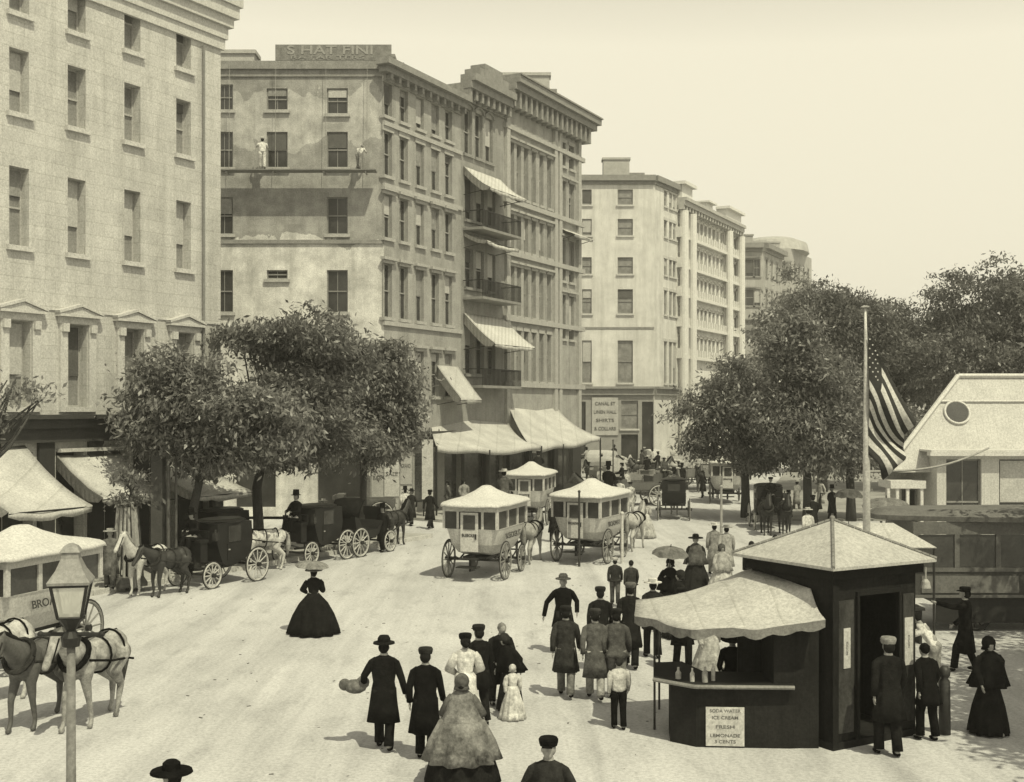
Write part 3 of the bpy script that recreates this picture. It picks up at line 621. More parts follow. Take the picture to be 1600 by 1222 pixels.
bm = BM(); bmesh.ops.create_cone(bm, cap_ends=True, segments=28, radius1=.40, radius2=.40, depth=.06, matrix=Matrix.Translation(c) @ q @ Matrix.Translation((0, 0, .03))); rw = obj('round_window', bm, GLASS, rf)
bm = BM(); pts = [Matrix.Translation(c) @ q @ Vector((cos(a) * .45, sin(a) * .45, .05)) for a in [2 * pi * i / 28 for i in range(29)]]; tube(bm, pts, .05, 6, cap=False); obj('window_frame', bm, WT, rw)
facade(hW, (Xp(1383, 44.6), 44.6), (Xp(1383, 44.6) + XR, 44.6), 0, 3.25, [(.9, .6, 1.3, 2.6, 'plain')], WB, WT)
# bay with tall doors
bayA = (Xp(1464, 43), 43.0); bayB = (bayA[0] + 14, 43.0)
facade(hW, bayA, bayB, 0, Zp(712, 43), [(.95, 1.25, .7, 3.75, 'plain'), (3.15, 1.9, .7, 3.75, 'plain'), (5.6, 1.9, .7, 3.75, 'plain')], WB, WT, name='bay_wall')
band(hW, bayA, bayB, [(Zp(712, 43), Zp(706, 43), .35)], WT, 'cornice', e0=1)
bm = BM(); o0 = hW.location; v = [(bayA[0] - .3, 42.7), (bayB[0], 42.7), (bayB[0], 44.9), (bayA[0] - .3, 44.9)]; prism(bm, [(x - o0.x, y - o0.y) for x, y in v], Zp(706, 43), Zp(703, 43)); prism(bm, [(bayA[0] + .01 - o0.x, 43.02 - o0.y), (bayA[0] + .05 - o0.x, 43.02 - o0.y), (bayA[0] + .05 - o0.x, 44.5 - o0.y), (bayA[0] + .01 - o0.x, 44.5 - o0.y)], 0, 3.9); obj('bay_roof', bm, WT, hW)
bm = BM(); box(bm, Xp(1385, 43.6) - o0.x, bayA[0] - .35 - o0.x, -.9, .55, Zp(762, 43.6), Zp(750, 43.6)); 
for px in (1388, 1402, 1418, 1440): x = Xp(px, 43.2) - o0.x; box(bm, x - .05, x + .05, -.85, -.75, 0, Zp(762, 43.6)); 
obj('porch', bm, WT, hW)
bm = BM(); tube(bm, [Vector((Xp(1355, 30), 30, Zp(737, 30))).lerp(Vector((Xp(1545, 42.5), 42.5, Zp(700, 42.5))), i / 12) - Vector((0, 0, .25 * sin(pi * i / 12))) for i in range(13)], .035, 5)
tag(obj('rope', bm, mat('rope', .3), None), 'slack pale rope running from the flagpole to the white house cornice', 'rope')

# ------------------------------------------------------------------ trees
def leaf_mat(nm, lo, hi):
    return mat(nm, lo, .38, 0, 1.6, t2=hi, spec=.5, trans=.35, det=6)
LM1 = leaf_mat('foliage', .06, .37); LM2 = leaf_mat('dark foliage', .045, .3); BARK = mat('bark', .06, .9, .3, 4, .5, stretch=(1, 1, .3))
def tree(name, loc, blobs, n, leaf, label, trunk_r=.16, trunk_h=3, m=LM1, seed=1, group=None, clump=.3, per=22, droop=.5, stuff=False):
    th = thing(name, label, 'tree', (loc[0], loc[1], 0), 0, group); rg = np.random.RandomState(seed); rr = random.Random(seed)
    bm = BM(); n = int(n * 1.75); leaf *= .68; top = Vector((.1, .05, trunk_h)); bend = rr.uniform(-.2, .2)
    tube(bm, [(0, 0, -.05), (bend * .3, 0, trunk_h * .35), (bend, .05, trunk_h * .7), top], [trunk_r * 1.25, trunk_r, trunk_r * .9, trunk_r * .8], 10)
    for b in blobs:
        for i in range(5):
            a = rg.normal(size=3); a /= np.linalg.norm(a); e = Vector((b[0] + a[0] * b[3] * .75, b[1] + a[1] * b[4] * .75, b[2] + abs(a[2]) * b[5] * .7 - .2))
            mid = top.lerp(e, .5) + Vector((rr.uniform(-.3, .3), rr.uniform(-.3, .3), rr.uniform(0, .4)))
            tube(bm, [top, top.lerp(mid, .5) + Vector((0, 0, .1)), mid, e], [trunk_r * .55, trunk_r * .4, trunk_r * .25, .015], 6)
    obj('trunk', bm, BARK, th, smooth=True)
    vol = np.array([b[3] * b[4] * b[5] for b in blobs]) ** (2 / 3.); vol /= vol.sum(); nc = n // per
    which = rg.choice(len(blobs), nc, p=vol); B = np.array(blobs)[which]
    d = rg.normal(size=(nc, 3)); d /= np.linalg.norm(d, axis=1)[:, None]; rad = rg.uniform(.05, 1.0, nc) ** (1 / 2.2)
    rad *= 1 + .2 * np.sin(d[:, 0] * 7 + seed) * np.cos(d[:, 2] * 6 + seed) + rg.normal(size=nc) * .1
    nb_ = max(12, nc // 16); bi = rg.randint(0, nb_, nc)          # leaf clusters gather on boughs, with gaps between them
    bc = B[:nb_, :3] + d[:nb_] * rad[:nb_, None] * B[:nb_, 3:6]; bs = B[:nb_, 3:6] * .2
    cen = bc[bi] + rg.normal(size=(nc, 3)) * bs[bi] * np.array([1, 1, .6]); cen[:, 2] -= (np.linalg.norm((cen - bc[bi])[:, :2], axis=1)) * .35; d = d[bi] * .7 + rg.normal(size=(nc, 3)) * .3
    keep = rg.uniform(size=nc) > .12; cen = cen[keep]; d = d[keep]; cc = np.repeat(cen, per, 0); dd = np.repeat(d, per, 0); N = len(cc)
    p = cc + rg.normal(size=(N, 3)) * clump * np.array([1, 1, .55])
    fwd = dd * .8 + rg.normal(size=(N, 3)) * .7; fwd[:, 2] -= droop; fwd /= np.linalg.norm(fwd, axis=1)[:, None]
    nr_ = rg.normal(size=(N, 3)) * .6 + np.array([0, 0, 1.0]); sd_ = np.cross(fwd, nr_); sd_ /= np.linalg.norm(sd_, axis=1)[:, None] + 1e-9
    s = leaf * rg.uniform(.6, 1.5, N)[:, None]
    V = np.empty((N, 4, 3)); V[:, 0] = p - fwd * s; V[:, 1] = p + sd_ * s * .38; V[:, 2] = p + fwd * s; V[:, 3] = p - sd_ * s * .38
    me = bpy.data.meshes.new('crown'); me.vertices.add(N * 4); me.vertices.foreach_set('co', V.reshape(-1).astype(np.float32))
    me.loops.add(N * 4); me.loops.foreach_set('vertex_index', np.arange(N * 4, dtype=np.int32)); me.polygons.add(N); me.polygons.foreach_set('loop_start', np.arange(0, N * 4, 4, dtype=np.int32))
    me.update(calc_edges=True); me.materials.append(m); link(bpy.data.objects.new('crown', me), th)
    return th
def bl(px, py, Y, rpx, rpz, loc, dy=0, ry=None):   # crown lobe from its place in the picture at depth Y
    rx = rpx * Y / F; return (Xp(px, Y) - loc[0], Y - loc[1] + dy, Zp(py, Y), rx, ry or rx * .9, rpz * Y / F)
l = gp(306, 905); l = (Xp(306, 40.5), 40.5)
tree('street_tree', l, [bl(262, 605, 40, 66, 56, l), bl(340, 630, 40.5, 90, 72, l), bl(425, 650, 41, 56, 60, l), bl(232, 655, 40, 38, 40, l), bl(330, 700, 40.5, 60, 34, l)], 22000, .15, 'rounded street tree nearest the granite building, above the parked hacks', .17, 3.1, LM1, 3, 'street trees along the left kerb')
l = (Xp(405, 46), 46)
tree('street_tree', l, [bl(420, 530, 46, 70, 46, l), bl(490, 545, 46.5, 82, 66, l), bl(470, 640, 46, 95, 72, l), bl(440, 700, 46, 60, 34, l)], 24000, .16, 'tallest leafy street tree on the left, standing behind the white cab horse', .2, 3.6, LM2, 4, 'street trees along the left kerb')
l = (Xp(566, 52), 52)
tree('street_tree', l, [bl(560, 595, 52, 70, 66, l), bl(605, 575, 52, 44, 44, l), bl(565, 680, 52, 76, 46, l), bl(620, 640, 52, 30, 40, l)], 17000, .17, 'forked street tree furthest along the left row, beside the patched wall', .16, 3.2, LM1, 5, 'street trees along the left kerb')
l = (Xp(-60, 27), 27)
tree('street_tree', l, [bl(22, 585, 27, 22, 20, l), bl(52, 612, 27, 22, 9, l), bl(-40, 640, 27, 40, 50, l)], 900, .11, 'sparse branch of a tree reaching in at the left picture edge', .12, 3.6, LM1, 6, 'street trees along the left kerb', clump=.3)
# sapling in a guard
gl = (Xp(199, 37), 37)
tree('sapling', gl, [bl(203, 742, 37, 20, 14, gl), bl(200, 778, 37, 26, 7, gl)], 420, .12, 'young sapling growing out of the slatted wooden tree guard', .05, 3.0, LM2, 9, clump=.2, per=14)
tg = thing('tree_guard', 'tapering slatted wooden tree guard round the sapling at the kerb', 'tree guard', (gl[0], gl[1], .14))
for i in range(4):
    a = pi / 4 + i * pi / 2; b = BM(); tube(b, [(cos(a) * .52, sin(a) * .52, 0), (cos(a) * .3, sin(a) * .3, 2.5)], .05, 6); obj('post', b, paint(.3 if i in (2, 3) else .12), tg)
b = BM()
for i in range(4):
    for j in range(3):
        a0, a1 = pi / 4 + i * pi / 2, pi / 4 + (i + 1) * pi / 2; t_ = .25 + j * .25; p0 = Vector((cos(a0) * .48, sin(a0) * .48, .25)).lerp(Vector((cos(a1) * .48, sin(a1) * .48, .25)), t_); p1 = Vector((cos(a0) * .3, sin(a0) * .3, 2.4)).lerp(Vector((cos(a1) * .3, sin(a1) * .3, 2.4)), t_)
        tube(b, [p0, p1], .045, 4)
obj('slat', b, paint(.42), tg)
b = BM(); loft(b, [(0, 0, 0, .62, .62), (0, 0, .12, .62, .62), (0, 0, .3, .5, .5)], 4); loft(b, [(0, 0, 2.5, .32, .32), (0, 0, 2.58, .36, .36)], 4); obj('base', b, paint(.16), tg)
# right-hand park trees
GR = 'park trees on the right'
def rt(px, Y, lobes, n, leaf, label, seed, m=LM1, tr=.22, thh=3.4, clump=.36):
    l = (Xp(px, Y), Y); tree('park_tree', l, [bl(a, b_, Y, c_, d_, l) for a, b_, c_, d_ in lobes], n, leaf, label, tr, thh, m, seed, GR, clump)
rt(1165, 62, [(1110, 640, 52, 50), (1175, 640, 66, 62), (1150, 590, 44, 26), (1215, 680, 50, 45), (1110, 690, 44, 26), (1180, 700, 60, 30)], 22000, .17, 'lowest spreading park tree, over the far carriages at the right kerb', 11)
rt(1262, 58, [(1262, 590, 60, 80), (1290, 680, 60, 60), (1236, 530, 40, 46), (1225, 640, 50, 50)], 18000, .17, 'park tree between the low kerb tree and the flag', 12, LM1)
rt(1285, 80, [(1290, 500, 85, 62), (1345, 480, 60, 55), (1250, 520, 52, 42), (1340, 560, 80, 60)], 22000, .2, 'tall pointed park tree whose top rises directly behind the flagpole', 13, LM2, .3, 6)
rt(1400, 84, [(1400, 520, 65, 62), (1380, 600, 75, 70), (1440, 580, 60, 60)], 17000, .21, 'mid-height park tree right of the flag, above the white house roof edge', 14, LM2, .3, 6)
rt(1530, 78, [(1510, 480, 78, 58), (1575, 455, 70, 55), (1620, 500, 70, 80), (1500, 560, 85, 60), (1590, 570, 80, 60)], 26000, .2, 'highest and broadest park tree, filling the right edge above the house', 15, LM2, .32, 6)
rt(1330, 60, [(1330, 690, 55, 48), (1290, 640, 45, 60), (1380, 670, 45, 45)], 11000, .17, 'small leafy park tree just left of the flag folds', 16, LM1)
rt(1240, 105, [(1235, 480, 42, 48), (1205, 600, 60, 60), (1270, 560, 80, 80)], 14000, .25, 'pale distant park tree against the far hazy buildings', 17, LM1, .3, 7, clump=.6)
rt(1450, 110, [(1450, 560, 90, 70), (1550, 580, 90, 80), (1380, 640, 90, 60), (1470, 680, 120, 50)], 16000, .28, 'far dark park tree filling the gap behind the white house', 18, LM2, .3, 7, clump=.6)
tree('park_tree', (16.2, 26.5), [(0, 0, 7.0, 3.4, 3.6, 1.5), (1.5, 3, 6.8, 3.2, 3.4, 1.4), (.4, -2.8, 7.2, 3.0, 2.8, 1.3)], 12000, .2, 'second near tree beyond the right picture edge, shading the railway car', .2, 5.2, LM2, 21, GR)
tree('park_tree', (10.5, 15), [(2.2, 1.2, 7.4, 2.5, 2.6, 1.4), (4.2, 5.5, 7.0, 3.2, 3.3, 1.3), (2.6, -.6, 7.0, 2.6, 2.4, 1.3), (1.6, 3.6, 6.6, 2.2, 2.6, 1.1)], 30000, .16, 'near tree just beyond the right picture edge, shading the street corner', .2, 5.4, LM2, 19, GR)

# ------------------------------------------------------------------ wheels, people, horses
def wheel(parent, x, y, r, m=RIM, n=12, tilt=0, name='wheel'):
    """wheel in the YZ plane at (x, y, r); rim + spokes, with tyre and hub as its pieces"""
    b = BM(); pts = [(0, cos(a) * (r - .05), sin(a) * (r - .05)) for a in [2 * pi * i / 24 for i in range(25)]]; tube(b, pts, .035, 6, cap=False)
    for i in range(n): a = 2 * pi * i / n; tube(b, [(0, cos(a) * .05, sin(a) * .05), (0, cos(a) * (r - .05), sin(a) * (r - .05))], [.025, .018], 5)
    w_ = obj(name, b, m, parent); w_.location = (x, y, r)
    b = BM(); tube(b, [(0, cos(a) * (r - .01), sin(a) * (r - .01)) for a in [2 * pi * i / 24 for i in range(25)]], .018, 6, cap=False, flat=2); obj('tyre', b, IRON, w_)
    b = BM(); tube(b, [(-.12, 0, 0), (.12, 0, 0)], [.07, .07], 10); obj('hub', b, IRON, w_); return w_

HATS = {
 'top': [(.17, 0), (.175, .015), (.11, .02), (.1, .18), (.105, .19), (0, .19)],
 'bowler': [(.17, -.01), (.165, .015), (.1, .02), (.1, .07), (.07, .115), (0, .125)],
 'wide': [(.23, -.015), (.22, .012), (.1, .02), (.095, .09), (.06, .12), (0, .115)],
 'straw': [(.2, 0), (.2, .015), (.1, .018), (.1, .085), (0, .09)],
 'cap': [(.1, -.02), (.112, .02), (.115, .05), (.1, .075), (0, .085)]}
def lathe(b, prof, seg=16, c=(0, 0, 0), M=None):
    R = [[b.verts.new((M or Matrix()) @ Vector((c[0] + r * cos(2 * pi * k / seg), c[1] + r * sin(2 * pi * k / seg), c[2] + z))) for k in range(seg)] for r, z in prof if r > 0]
    for p, q in zip(R, R[1:]):
        for k in range(seg): b.faces.new((p[k], p[(k + 1) % seg], q[(k + 1) % seg], q[k]))
    b.faces.new(R[-1]); b.faces.new(R[0][::-1])
def person(loc, rz, label, h=1.7, kind='man', coat=.035, legs=.05, hat='cap', hatc=.03, stride=.12, armL=None, armR=None, coatlen=.55, sit=False, lean=0, skirt=None, skirt2=None, shawl=None, hemr=.62, group=None, shirt=.5, hair=.04, tilt=0, trousers2=None):
    """stands on loc, faces local +Y. armL/armR: (elbow, wrist) in local metres at 1.7 m height. Left is -x."""
    th = thing('person', label, 'person', loc, rz, group); s = h / 1.7; dist = max(10, loc[1]); vox = max(.012, dist * .00075); dy = lean
    def tl(p):   # lean the upper body forward about the hips
        x, y, z = p
        if dy and z > .9: q = (z - .9); a = dy; return (x, y + q * sin(a), .9 + q * cos(a))
        return p
    def sc(p): return Vector(tl(p)) * s
    hipz = .92
    sw = stride * .7 + rnd.uniform(-.03, .06); eL, wL = armL or ((-.235, -.05 - sw * .4, 1.13), (-.235, .04 - sw, .9)); eR, wR = armR or ((.235, -.03 + sw * .3, 1.13), (.24, .07 + sw, .91))
    b = BM()
    hd = lambda p: sc(p)
    ball(b, hd((0, .01, 1.6)), .098 * s, (.8, .95, 1.12)); ball(b, hd((0, .035, 1.535)), .062 * s, (.85, 1, .9)); ball(b, hd((0, .105, 1.575)), .02 * s, (.7, 1, 1.5), 1)
    for q in (-1, 1): ball(b, hd((q * .08, 0, 1.58)), .022 * s, (.5, 1, 1.4), 1); ball(b, hd((q * .032, .088, 1.615)), .018 * s, (1.2, .7, .5), 1)
    ball(b, hd((0, .088, 1.545)), .016 * s, (1.6, .8, .5), 1)
    capsule(b, hd((0, -.01, 1.4)), hd((0, .0, 1.54)), .06 * s, .052 * s)
    ball(b, hd((0, 0, 1.24)), .15 * s, (1.0, .6, 1.1)); ball(b, hd((0, 0, 1.02)), .15 * s, (1, .7, 1.2))
    for q, e, w_ in ((-1, eL, wL), (1, eR, wR)):
        S_ = hd((q * .145, 0, 1.355)); E = sc(e); Wp = sc(w_); capsule(b, S_, E, .04 * s, .034 * s); capsule(b, E, Wp, .034 * s, .027 * s)
        d = (Wp - E).normalized(); pa = Wp + d * .055 * s; ball(b, pa, .04 * s, (.55, .9, 1.0), 2, M=d.to_track_quat('Z', 'Y').to_matrix().to_4x4())
        if dist < 30:
            sdv = d.cross(Vector((q, 0, 0))).normalized()
            for k, ln in enumerate((.052, .062, .058, .045)):
                base = pa + d * .03 * s + sdv * (k - 1.5) * .019 * s; mid = base + d * ln * .55 * s; tip = mid + (d * .8 + Vector((-q * .6, 0, 0))).normalized() * ln * .5 * s
                capsule(b, base, mid, .0095 * s, .009 * s); capsule(b, mid, tip, .009 * s, .0075 * s)
            tb = pa + sdv * -.03 * s; capsule(b, tb, tb + (d * .6 - sdv * .8).normalized() * .045 * s, .011 * s, .009 * s)
    st = stride
    if sit: K = {-1: ((-.12, .42, .86), (-.13, .5, .45)), 1: ((.12, .42, .86), (.13, .5, .45))}
    else: K = {-1: ((-.1, .05 + st * .5, .5), (-.1, st, .09)), 1: ((.1, .03 - st * .3, .5), (.1, -st, .09 + max(0, st - .12) * .3))}
    for q in (-1, 1):
        k_, a_ = K[q]; capsule(b, Vector((q * .09, 0, .9)) * s, Vector(k_) * s, .085 * s, .058 * s); capsule(b, Vector(k_) * s, Vector(a_) * s, .055 * s, .04 * s)
        capsule(b, Vector(a_) * s, (Vector(a_) + Vector((q * .02, .13, -.045))) * s, .04 * s, .034 * s)
    me = remesh(b, vox); me.materials.clear(); me.materials.append(SKIN); link(bpy.data.objects.new('body', me), th)
    T = Matrix.Rotation(0, 4, 'X')
    def lr(rings, **k):      # loft with lean, scaled
        b_ = BM(); out = []
        for (cx, cy, z, rx, ry) in rings: p = tl((cx, cy, z)); out.append((p[0] * s, p[1] * s, p[2] * s, rx * s, ry * s))
        loft(b_, out, **k); return b_
    if kind == 'man':
        b = BM()
        for q in (-1, 1):
            k_, a_ = K[q]; tube(b, [Vector((q * .085, 0, .95)) * s, Vector((q * .095, .01, .82)) * s, Vector(k_) * s, (Vector(k_).lerp(Vector(a_), .55)) * s, (Vector(a_) + Vector((0, 0, .0))) * s], [.11 * s, .105 * s, .082 * s, .075 * s, .078 * s], 12)
        ball(b, Vector((0, 0, .93)) * s, .14 * s, (1.1, .8, .8)); obj('trousers', b, fab(legs), th, smooth=True)
        ph = rnd.random() * 6
        if coat is not None:
            hem = .95 - coatlen if coatlen else .9
            b = lr([(0, 0, 1.475, .055, .055), (0, 0, 1.45, .1, .08), (0, 0, 1.42, .17, .1), (0, 0, 1.36, .195, .12), (0, 0, 1.22, .19, .13), (0, 0, 1.06, .165, .12)] + ([(0, 0, .95, .185, .13), (0, -.01, .95 - (.95 - hem) * .5, .215, .155), (0, -.015, hem, .25, .18)] if coatlen else [(0, 0, .93, .18, .13)]), seg=30, rip=.09, nr=rnd.choice((5, 6, 7)), ph=ph)
            for q, e, w_ in ((-1, eL, wL), (1, eR, wR)): tube(b, [sc((q * .12, 0, 1.4)), sc((q * .185, -.005, 1.345)), sc((q * .185, -.005, 1.345)).lerp(sc(e), .4), sc(e), sc(e) * .5 + sc(w_) * .5, sc(w_)], [.05 * s, .064 * s, .064 * s, .055 * s, .052 * s, .048 * s], 12)
            o = obj('coat', b, fab(coat), th, smooth=True)
            b = BM(); c0_ = sc((0, 0, 1.468)); loft(b, [(c0_.x, c0_.y, c0_.z, .064 * s, .06 * s), (c0_.x, c0_.y, c0_.z + .03 * s, .06 * s, .057 * s)], 14); obj('collar', b, fab(shirt), th)
        else:
            b = lr([(0, 0, 1.475, .055, .055), (0, 0, 1.43, .17, .09), (0, 0, 1.36, .205, .115), (0, 0, 1.2, .19, .125), (0, 0, 1.0, .17, .12), (0, 0, .93, .175, .125)], seg=24, rip=.03, nr=5, ph=ph)
            for q, e, w_ in ((-1, eL, wL), (1, eR, wR)): tube(b, [sc((q * .17, 0, 1.39)), sc((q * .21, -.01, 1.32)), sc(e), sc(w_)], [.068 * s, .072 * s, .06 * s, .042 * s], 12)
            obj('shirt', b, fab(shirt), th, smooth=True)
        b = BM()
        for q in (-1, 1): a_ = Vector(K[q][1]); ball(b, (a_ + Vector((q * .01, .07, -.045))) * s, .06 * s, (.8, 1.9, .65)); 
        obj('shoe', b, fab(.02 if trousers2 is None else trousers2), th, smooth=True)
    else:
        sk = skirt if skirt is not None else coat
        rg = [(0, 0, 1.06, .14, .12), (0, 0, 1.0, .19, .17), (0, -.02, .8, hemr * .56, hemr * .55), (0, -.03, .5, hemr * .8, hemr * .8), (0, -.03, .2, hemr * .95, hemr * .95), (0, -.03, .03, hemr, hemr)]
        if skirt2 is not None:
            b = lr(rg[2:], seg=40, rip=.05, nr=11); obj('underskirt', b, fab(skirt2), th, smooth=True)
            rg = [(a, c_, z if z > .8 else z + .22 + .0 * z, rx * 1.05, ry * 1.05) for a, c_, z, rx, ry in rg[:5]]
        b = lr(rg, seg=56, rip=.1, nr=11, ph=rnd.random() * 3); obj('skirt', b, fab(sk), th, smooth=True)
        b = lr([(0, 0, 1.475, .05, .05), (0, 0, 1.42, .16, .09), (0, .01, 1.33, .185, .13), (0, 0, 1.2, .15, .12), (0, 0, 1.06, .125, .1), (0, 0, 1.0, .15, .13)], seg=24)
        for q, e, w_ in ((-1, eL, wL), (1, eR, wR)): tube(b, [sc((q * .15, 0, 1.38)), sc((q * .2, 0, 1.3)), sc(e), sc(w_)], [.065 * s, .08 * s, .085 * s, .05 * s], 12)
        obj('bodice', b, fab(coat), th, smooth=True)
        if shawl is not None:
            b = lr([(0, 0, 1.49, .07, .07), (0, 0, 1.44, .14, .1), (0, 0, 1.38, .2, .13), (0, -.01, 1.25, .25, .18), (0, -.03, 1.05, .3, .25), (0, -.05, .86, .36, .33)], seg=36, rip=.1, nr=7, cap=True); obj('shawl', b, fab(shawl), th, smooth=True)
        b = BM(); ball(b, sc((0, -.03, 1.6)), .1 * s, (.92, 1, 1.1)); ball(b, sc((0, -.1, 1.55)), .055 * s); obj('hair', b, fab(hair), th, smooth=True)
    if kind == 'man' and hat != 'bare':
        b = BM(); ball(b, sc((0, -.025, 1.59)), .099 * s, (.86, .95, 1.0)); obj('hair', b, fab(hair), th, smooth=True)
    if kind == 'man' and hat == 'bare':
        b = BM(); ball(b, sc((0, -.02, 1.62)), .104 * s, (.86, 1, 1.0)); obj('hair', b, fab(hair), th, smooth=True)
    if hat in HATS:
        b = BM(); M = Matrix.Translation(sc((0, 0, 1.655))) @ Matrix.Rotation(-lean * .6 + tilt, 4, 'X') @ Matrix.Scale(s, 4); lathe(b, HATS[hat], 18, M=M)
        if hat == 'cap': box(b, -.06, .06, .06, .16, -.015, -.003, M)
        obj('hat', b, fab(hatc), th, smooth=False)
    elif hat == 'bonnet':
        b = BM(); ball(b, sc((0, -.03, 1.62)), .128 * s, (.95, 1.05, 1.05)); loft(b, [(0, -.05 * s + sc((0, 0, 1.5)).y, sc((0, 0, 1.5)).z, .13 * s, .1 * s), (0, -.03 * s + sc((0, 0, 1.5)).y, sc((0, 0, 1.58)).z, .1 * s, .09 * s)], 14); obj('bonnet', b, fab(hatc), th, smooth=True)
    return th
def parasol(loc, label, r=.5, t=.25, tiltx=0, tilty=0, drop=.22, pole=1.0):
    th = thing('parasol', label, 'parasol', loc); M = Matrix.Rotation(radians(tiltx), 4, 'X') @ Matrix.Rotation(radians(tilty), 4, 'Y')
    b = BM(); n = 16; prev = None
    for rr_, z in ((.02, 0), (.4, -.04), (.75, -.35), (1, -1)):
        ring = [b.verts.new(M @ Vector((cos(2 * pi * k / n) * r * rr_, sin(2 * pi * k / n) * r * rr_, z * drop * (1 if k % 2 == 0 else .85)))) for k in range(n)]
        if prev:
            for k in range(n): b.faces.new((prev[k], ring[k], ring[(k + 1) % n], prev[(k + 1) % n]))
        prev = ring
    o = obj('cover', b, fab(t), th); md = o.modifiers.new('t', 'SOLIDIFY'); md.thickness = .01
    b = BM(); tube(b, [M @ Vector((0, 0, .08)), M @ Vector((0, 0, -pole))], .012, 6); obj('stick', b, WOOD, th); return th

_hm = {}
def horse(loc, rz, label, tone=.06, s=1.0, headdown=0, mv=0, group='harnessed horses', dapple=.2, sadd=None):
    th = thing('horse', label, 'horse', loc, rz, group); key = (round(headdown, 2), mv)
    if key not in _hm:
        b = BM(); hd = headdown
        def chain(ps): 
            for (p, r), (q, t) in zip(ps, ps[1:]): capsule(b, p, q, r, t)
        ball(b, (0, -.62, 1.26), .31, (.92, 1.15, .98)); ball(b, (0, -.15, 1.2), .33, (.9, 1.5, .95)); ball(b, (0, .4, 1.2), .31, (.82, 1.15, 1.12)); ball(b, (0, .3, 1.4), .14, (.6, 1.8, .9))
        nb = Vector((0, .6, 1.36)); pl = Vector((0, 1.02 + hd * .2, 1.98 - hd)); nm = nb.lerp(pl, .5) + Vector((0, .05, .02))
        chain([(nb, .22), (nm, .15), (pl, .11)])
        mz = pl + Vector((0, .36, -.46)); ck = pl.lerp(mz, .35) + Vector((0, -.02, -.01)); chain([(pl + Vector((0, .04, 0)), .1), (ck, .105), (pl.lerp(mz, .7), .075), (mz, .065)])
        for q in (-1, 1):
            capsule(b, pl + Vector((q * .06, -.02, .07)), pl + Vector((q * .075, .0, .2)), .03, .012)
            f = q * mv; chain([((q * .15, .42, 1.1), .15), ((q * .15, .46, .85), .095), ((q * .15, .5 + f * .7, .55), .062), ((q * .15, .46 + f, .2), .042), ((q * .15, .5 + f * 1.1, .09), .045), ((q * .15, .53 + f * 1.1, .05), .058)])
            g = -q * mv; chain([((q * .17, -.62, 1.15), .21), ((q * .17, -.48 + g * .4, .88), .14), ((q * .16, -.82 + g * .8, .58), .07), ((q * .16, -.76 + g, .22), .045), ((q * .16, -.72 + g, .1), .046), ((q * .16, -.69 + g, .05), .058)])
        _hm[key] = remesh(b, .03)
    me = _hm[key].copy(); me.materials.clear(); me.materials.append(mat('horse coat %.2f' % tone, tone, .55, dapple, 4, .1, spec=.3)); o = link(bpy.data.objects.new('body', me), th)
    hd = headdown; nb = Vector((0, .6, 1.36)); pl = Vector((0, 1.02 + hd * .2, 1.98 - hd)); mz = pl + Vector((0, .36, -.46))
    hc = tone * .4 if tone < .3 else tone * .75
    b = BM(); tube(b, [(0, -.92, 1.4), (0, -1.04, 1.25), (0, -1.06, .9), (0, -1.02, .5)], [.05, .08, .1, .03], 8); obj('tail', b, fab(hc), th, smooth=True)
    b = BM(); tube(b, [pl + Vector((0, .1, .1)), pl + Vector((0, -.1, .08)), nb.lerp(pl, .5) + Vector((.03, -.14, .1)), nb + Vector((.05, -.18, .14))], [.03, .06, .08, .04], 8); obj('mane', b, fab(hc), th, smooth=True)
    b = BM(); cn = nb + Vector((0, -.03, -.04)); ax = (nb.lerp(pl, .5) - nb).normalized(); q4 = ax.to_track_quat('Z', 'Y').to_matrix()
    tube(b, [cn + q4 @ Vector((cos(a) * .25, sin(a) * .3, 0)) for a in [2 * pi * i / 16 for i in range(17)]], .05, 6, cap=False)
    for y, r, zc in ((-.1, .335, 1.2), (-.55, .33, 1.24)): tube(b, [(cos(a) * r * .93, y, zc + sin(a) * r * .98) for a in [2 * pi * i / 16 for i in range(17)]], .02, 5, cap=False)
    for q in (-1, 1): tube(b, [(q * .25, .5, 1.22), (q * .32, -.1, 1.1), (q * .33, -.6, 1.05), (q * .34, -.8, 1.0)], .022, 5); tube(b, [pl + Vector((q * .09, .1, -.02)), mz + Vector((q * .07, -.08, .06))], .014, 5)
    tube(b, [(0, .35, 1.55), (0, -.2, 1.53), (0, -.8, 1.52), (0, -.92, 1.42)], .02, 5)
    obj('harness', b, fab(.02 if tone > .15 else .09), th)
    th.scale = (s, s, s); return th

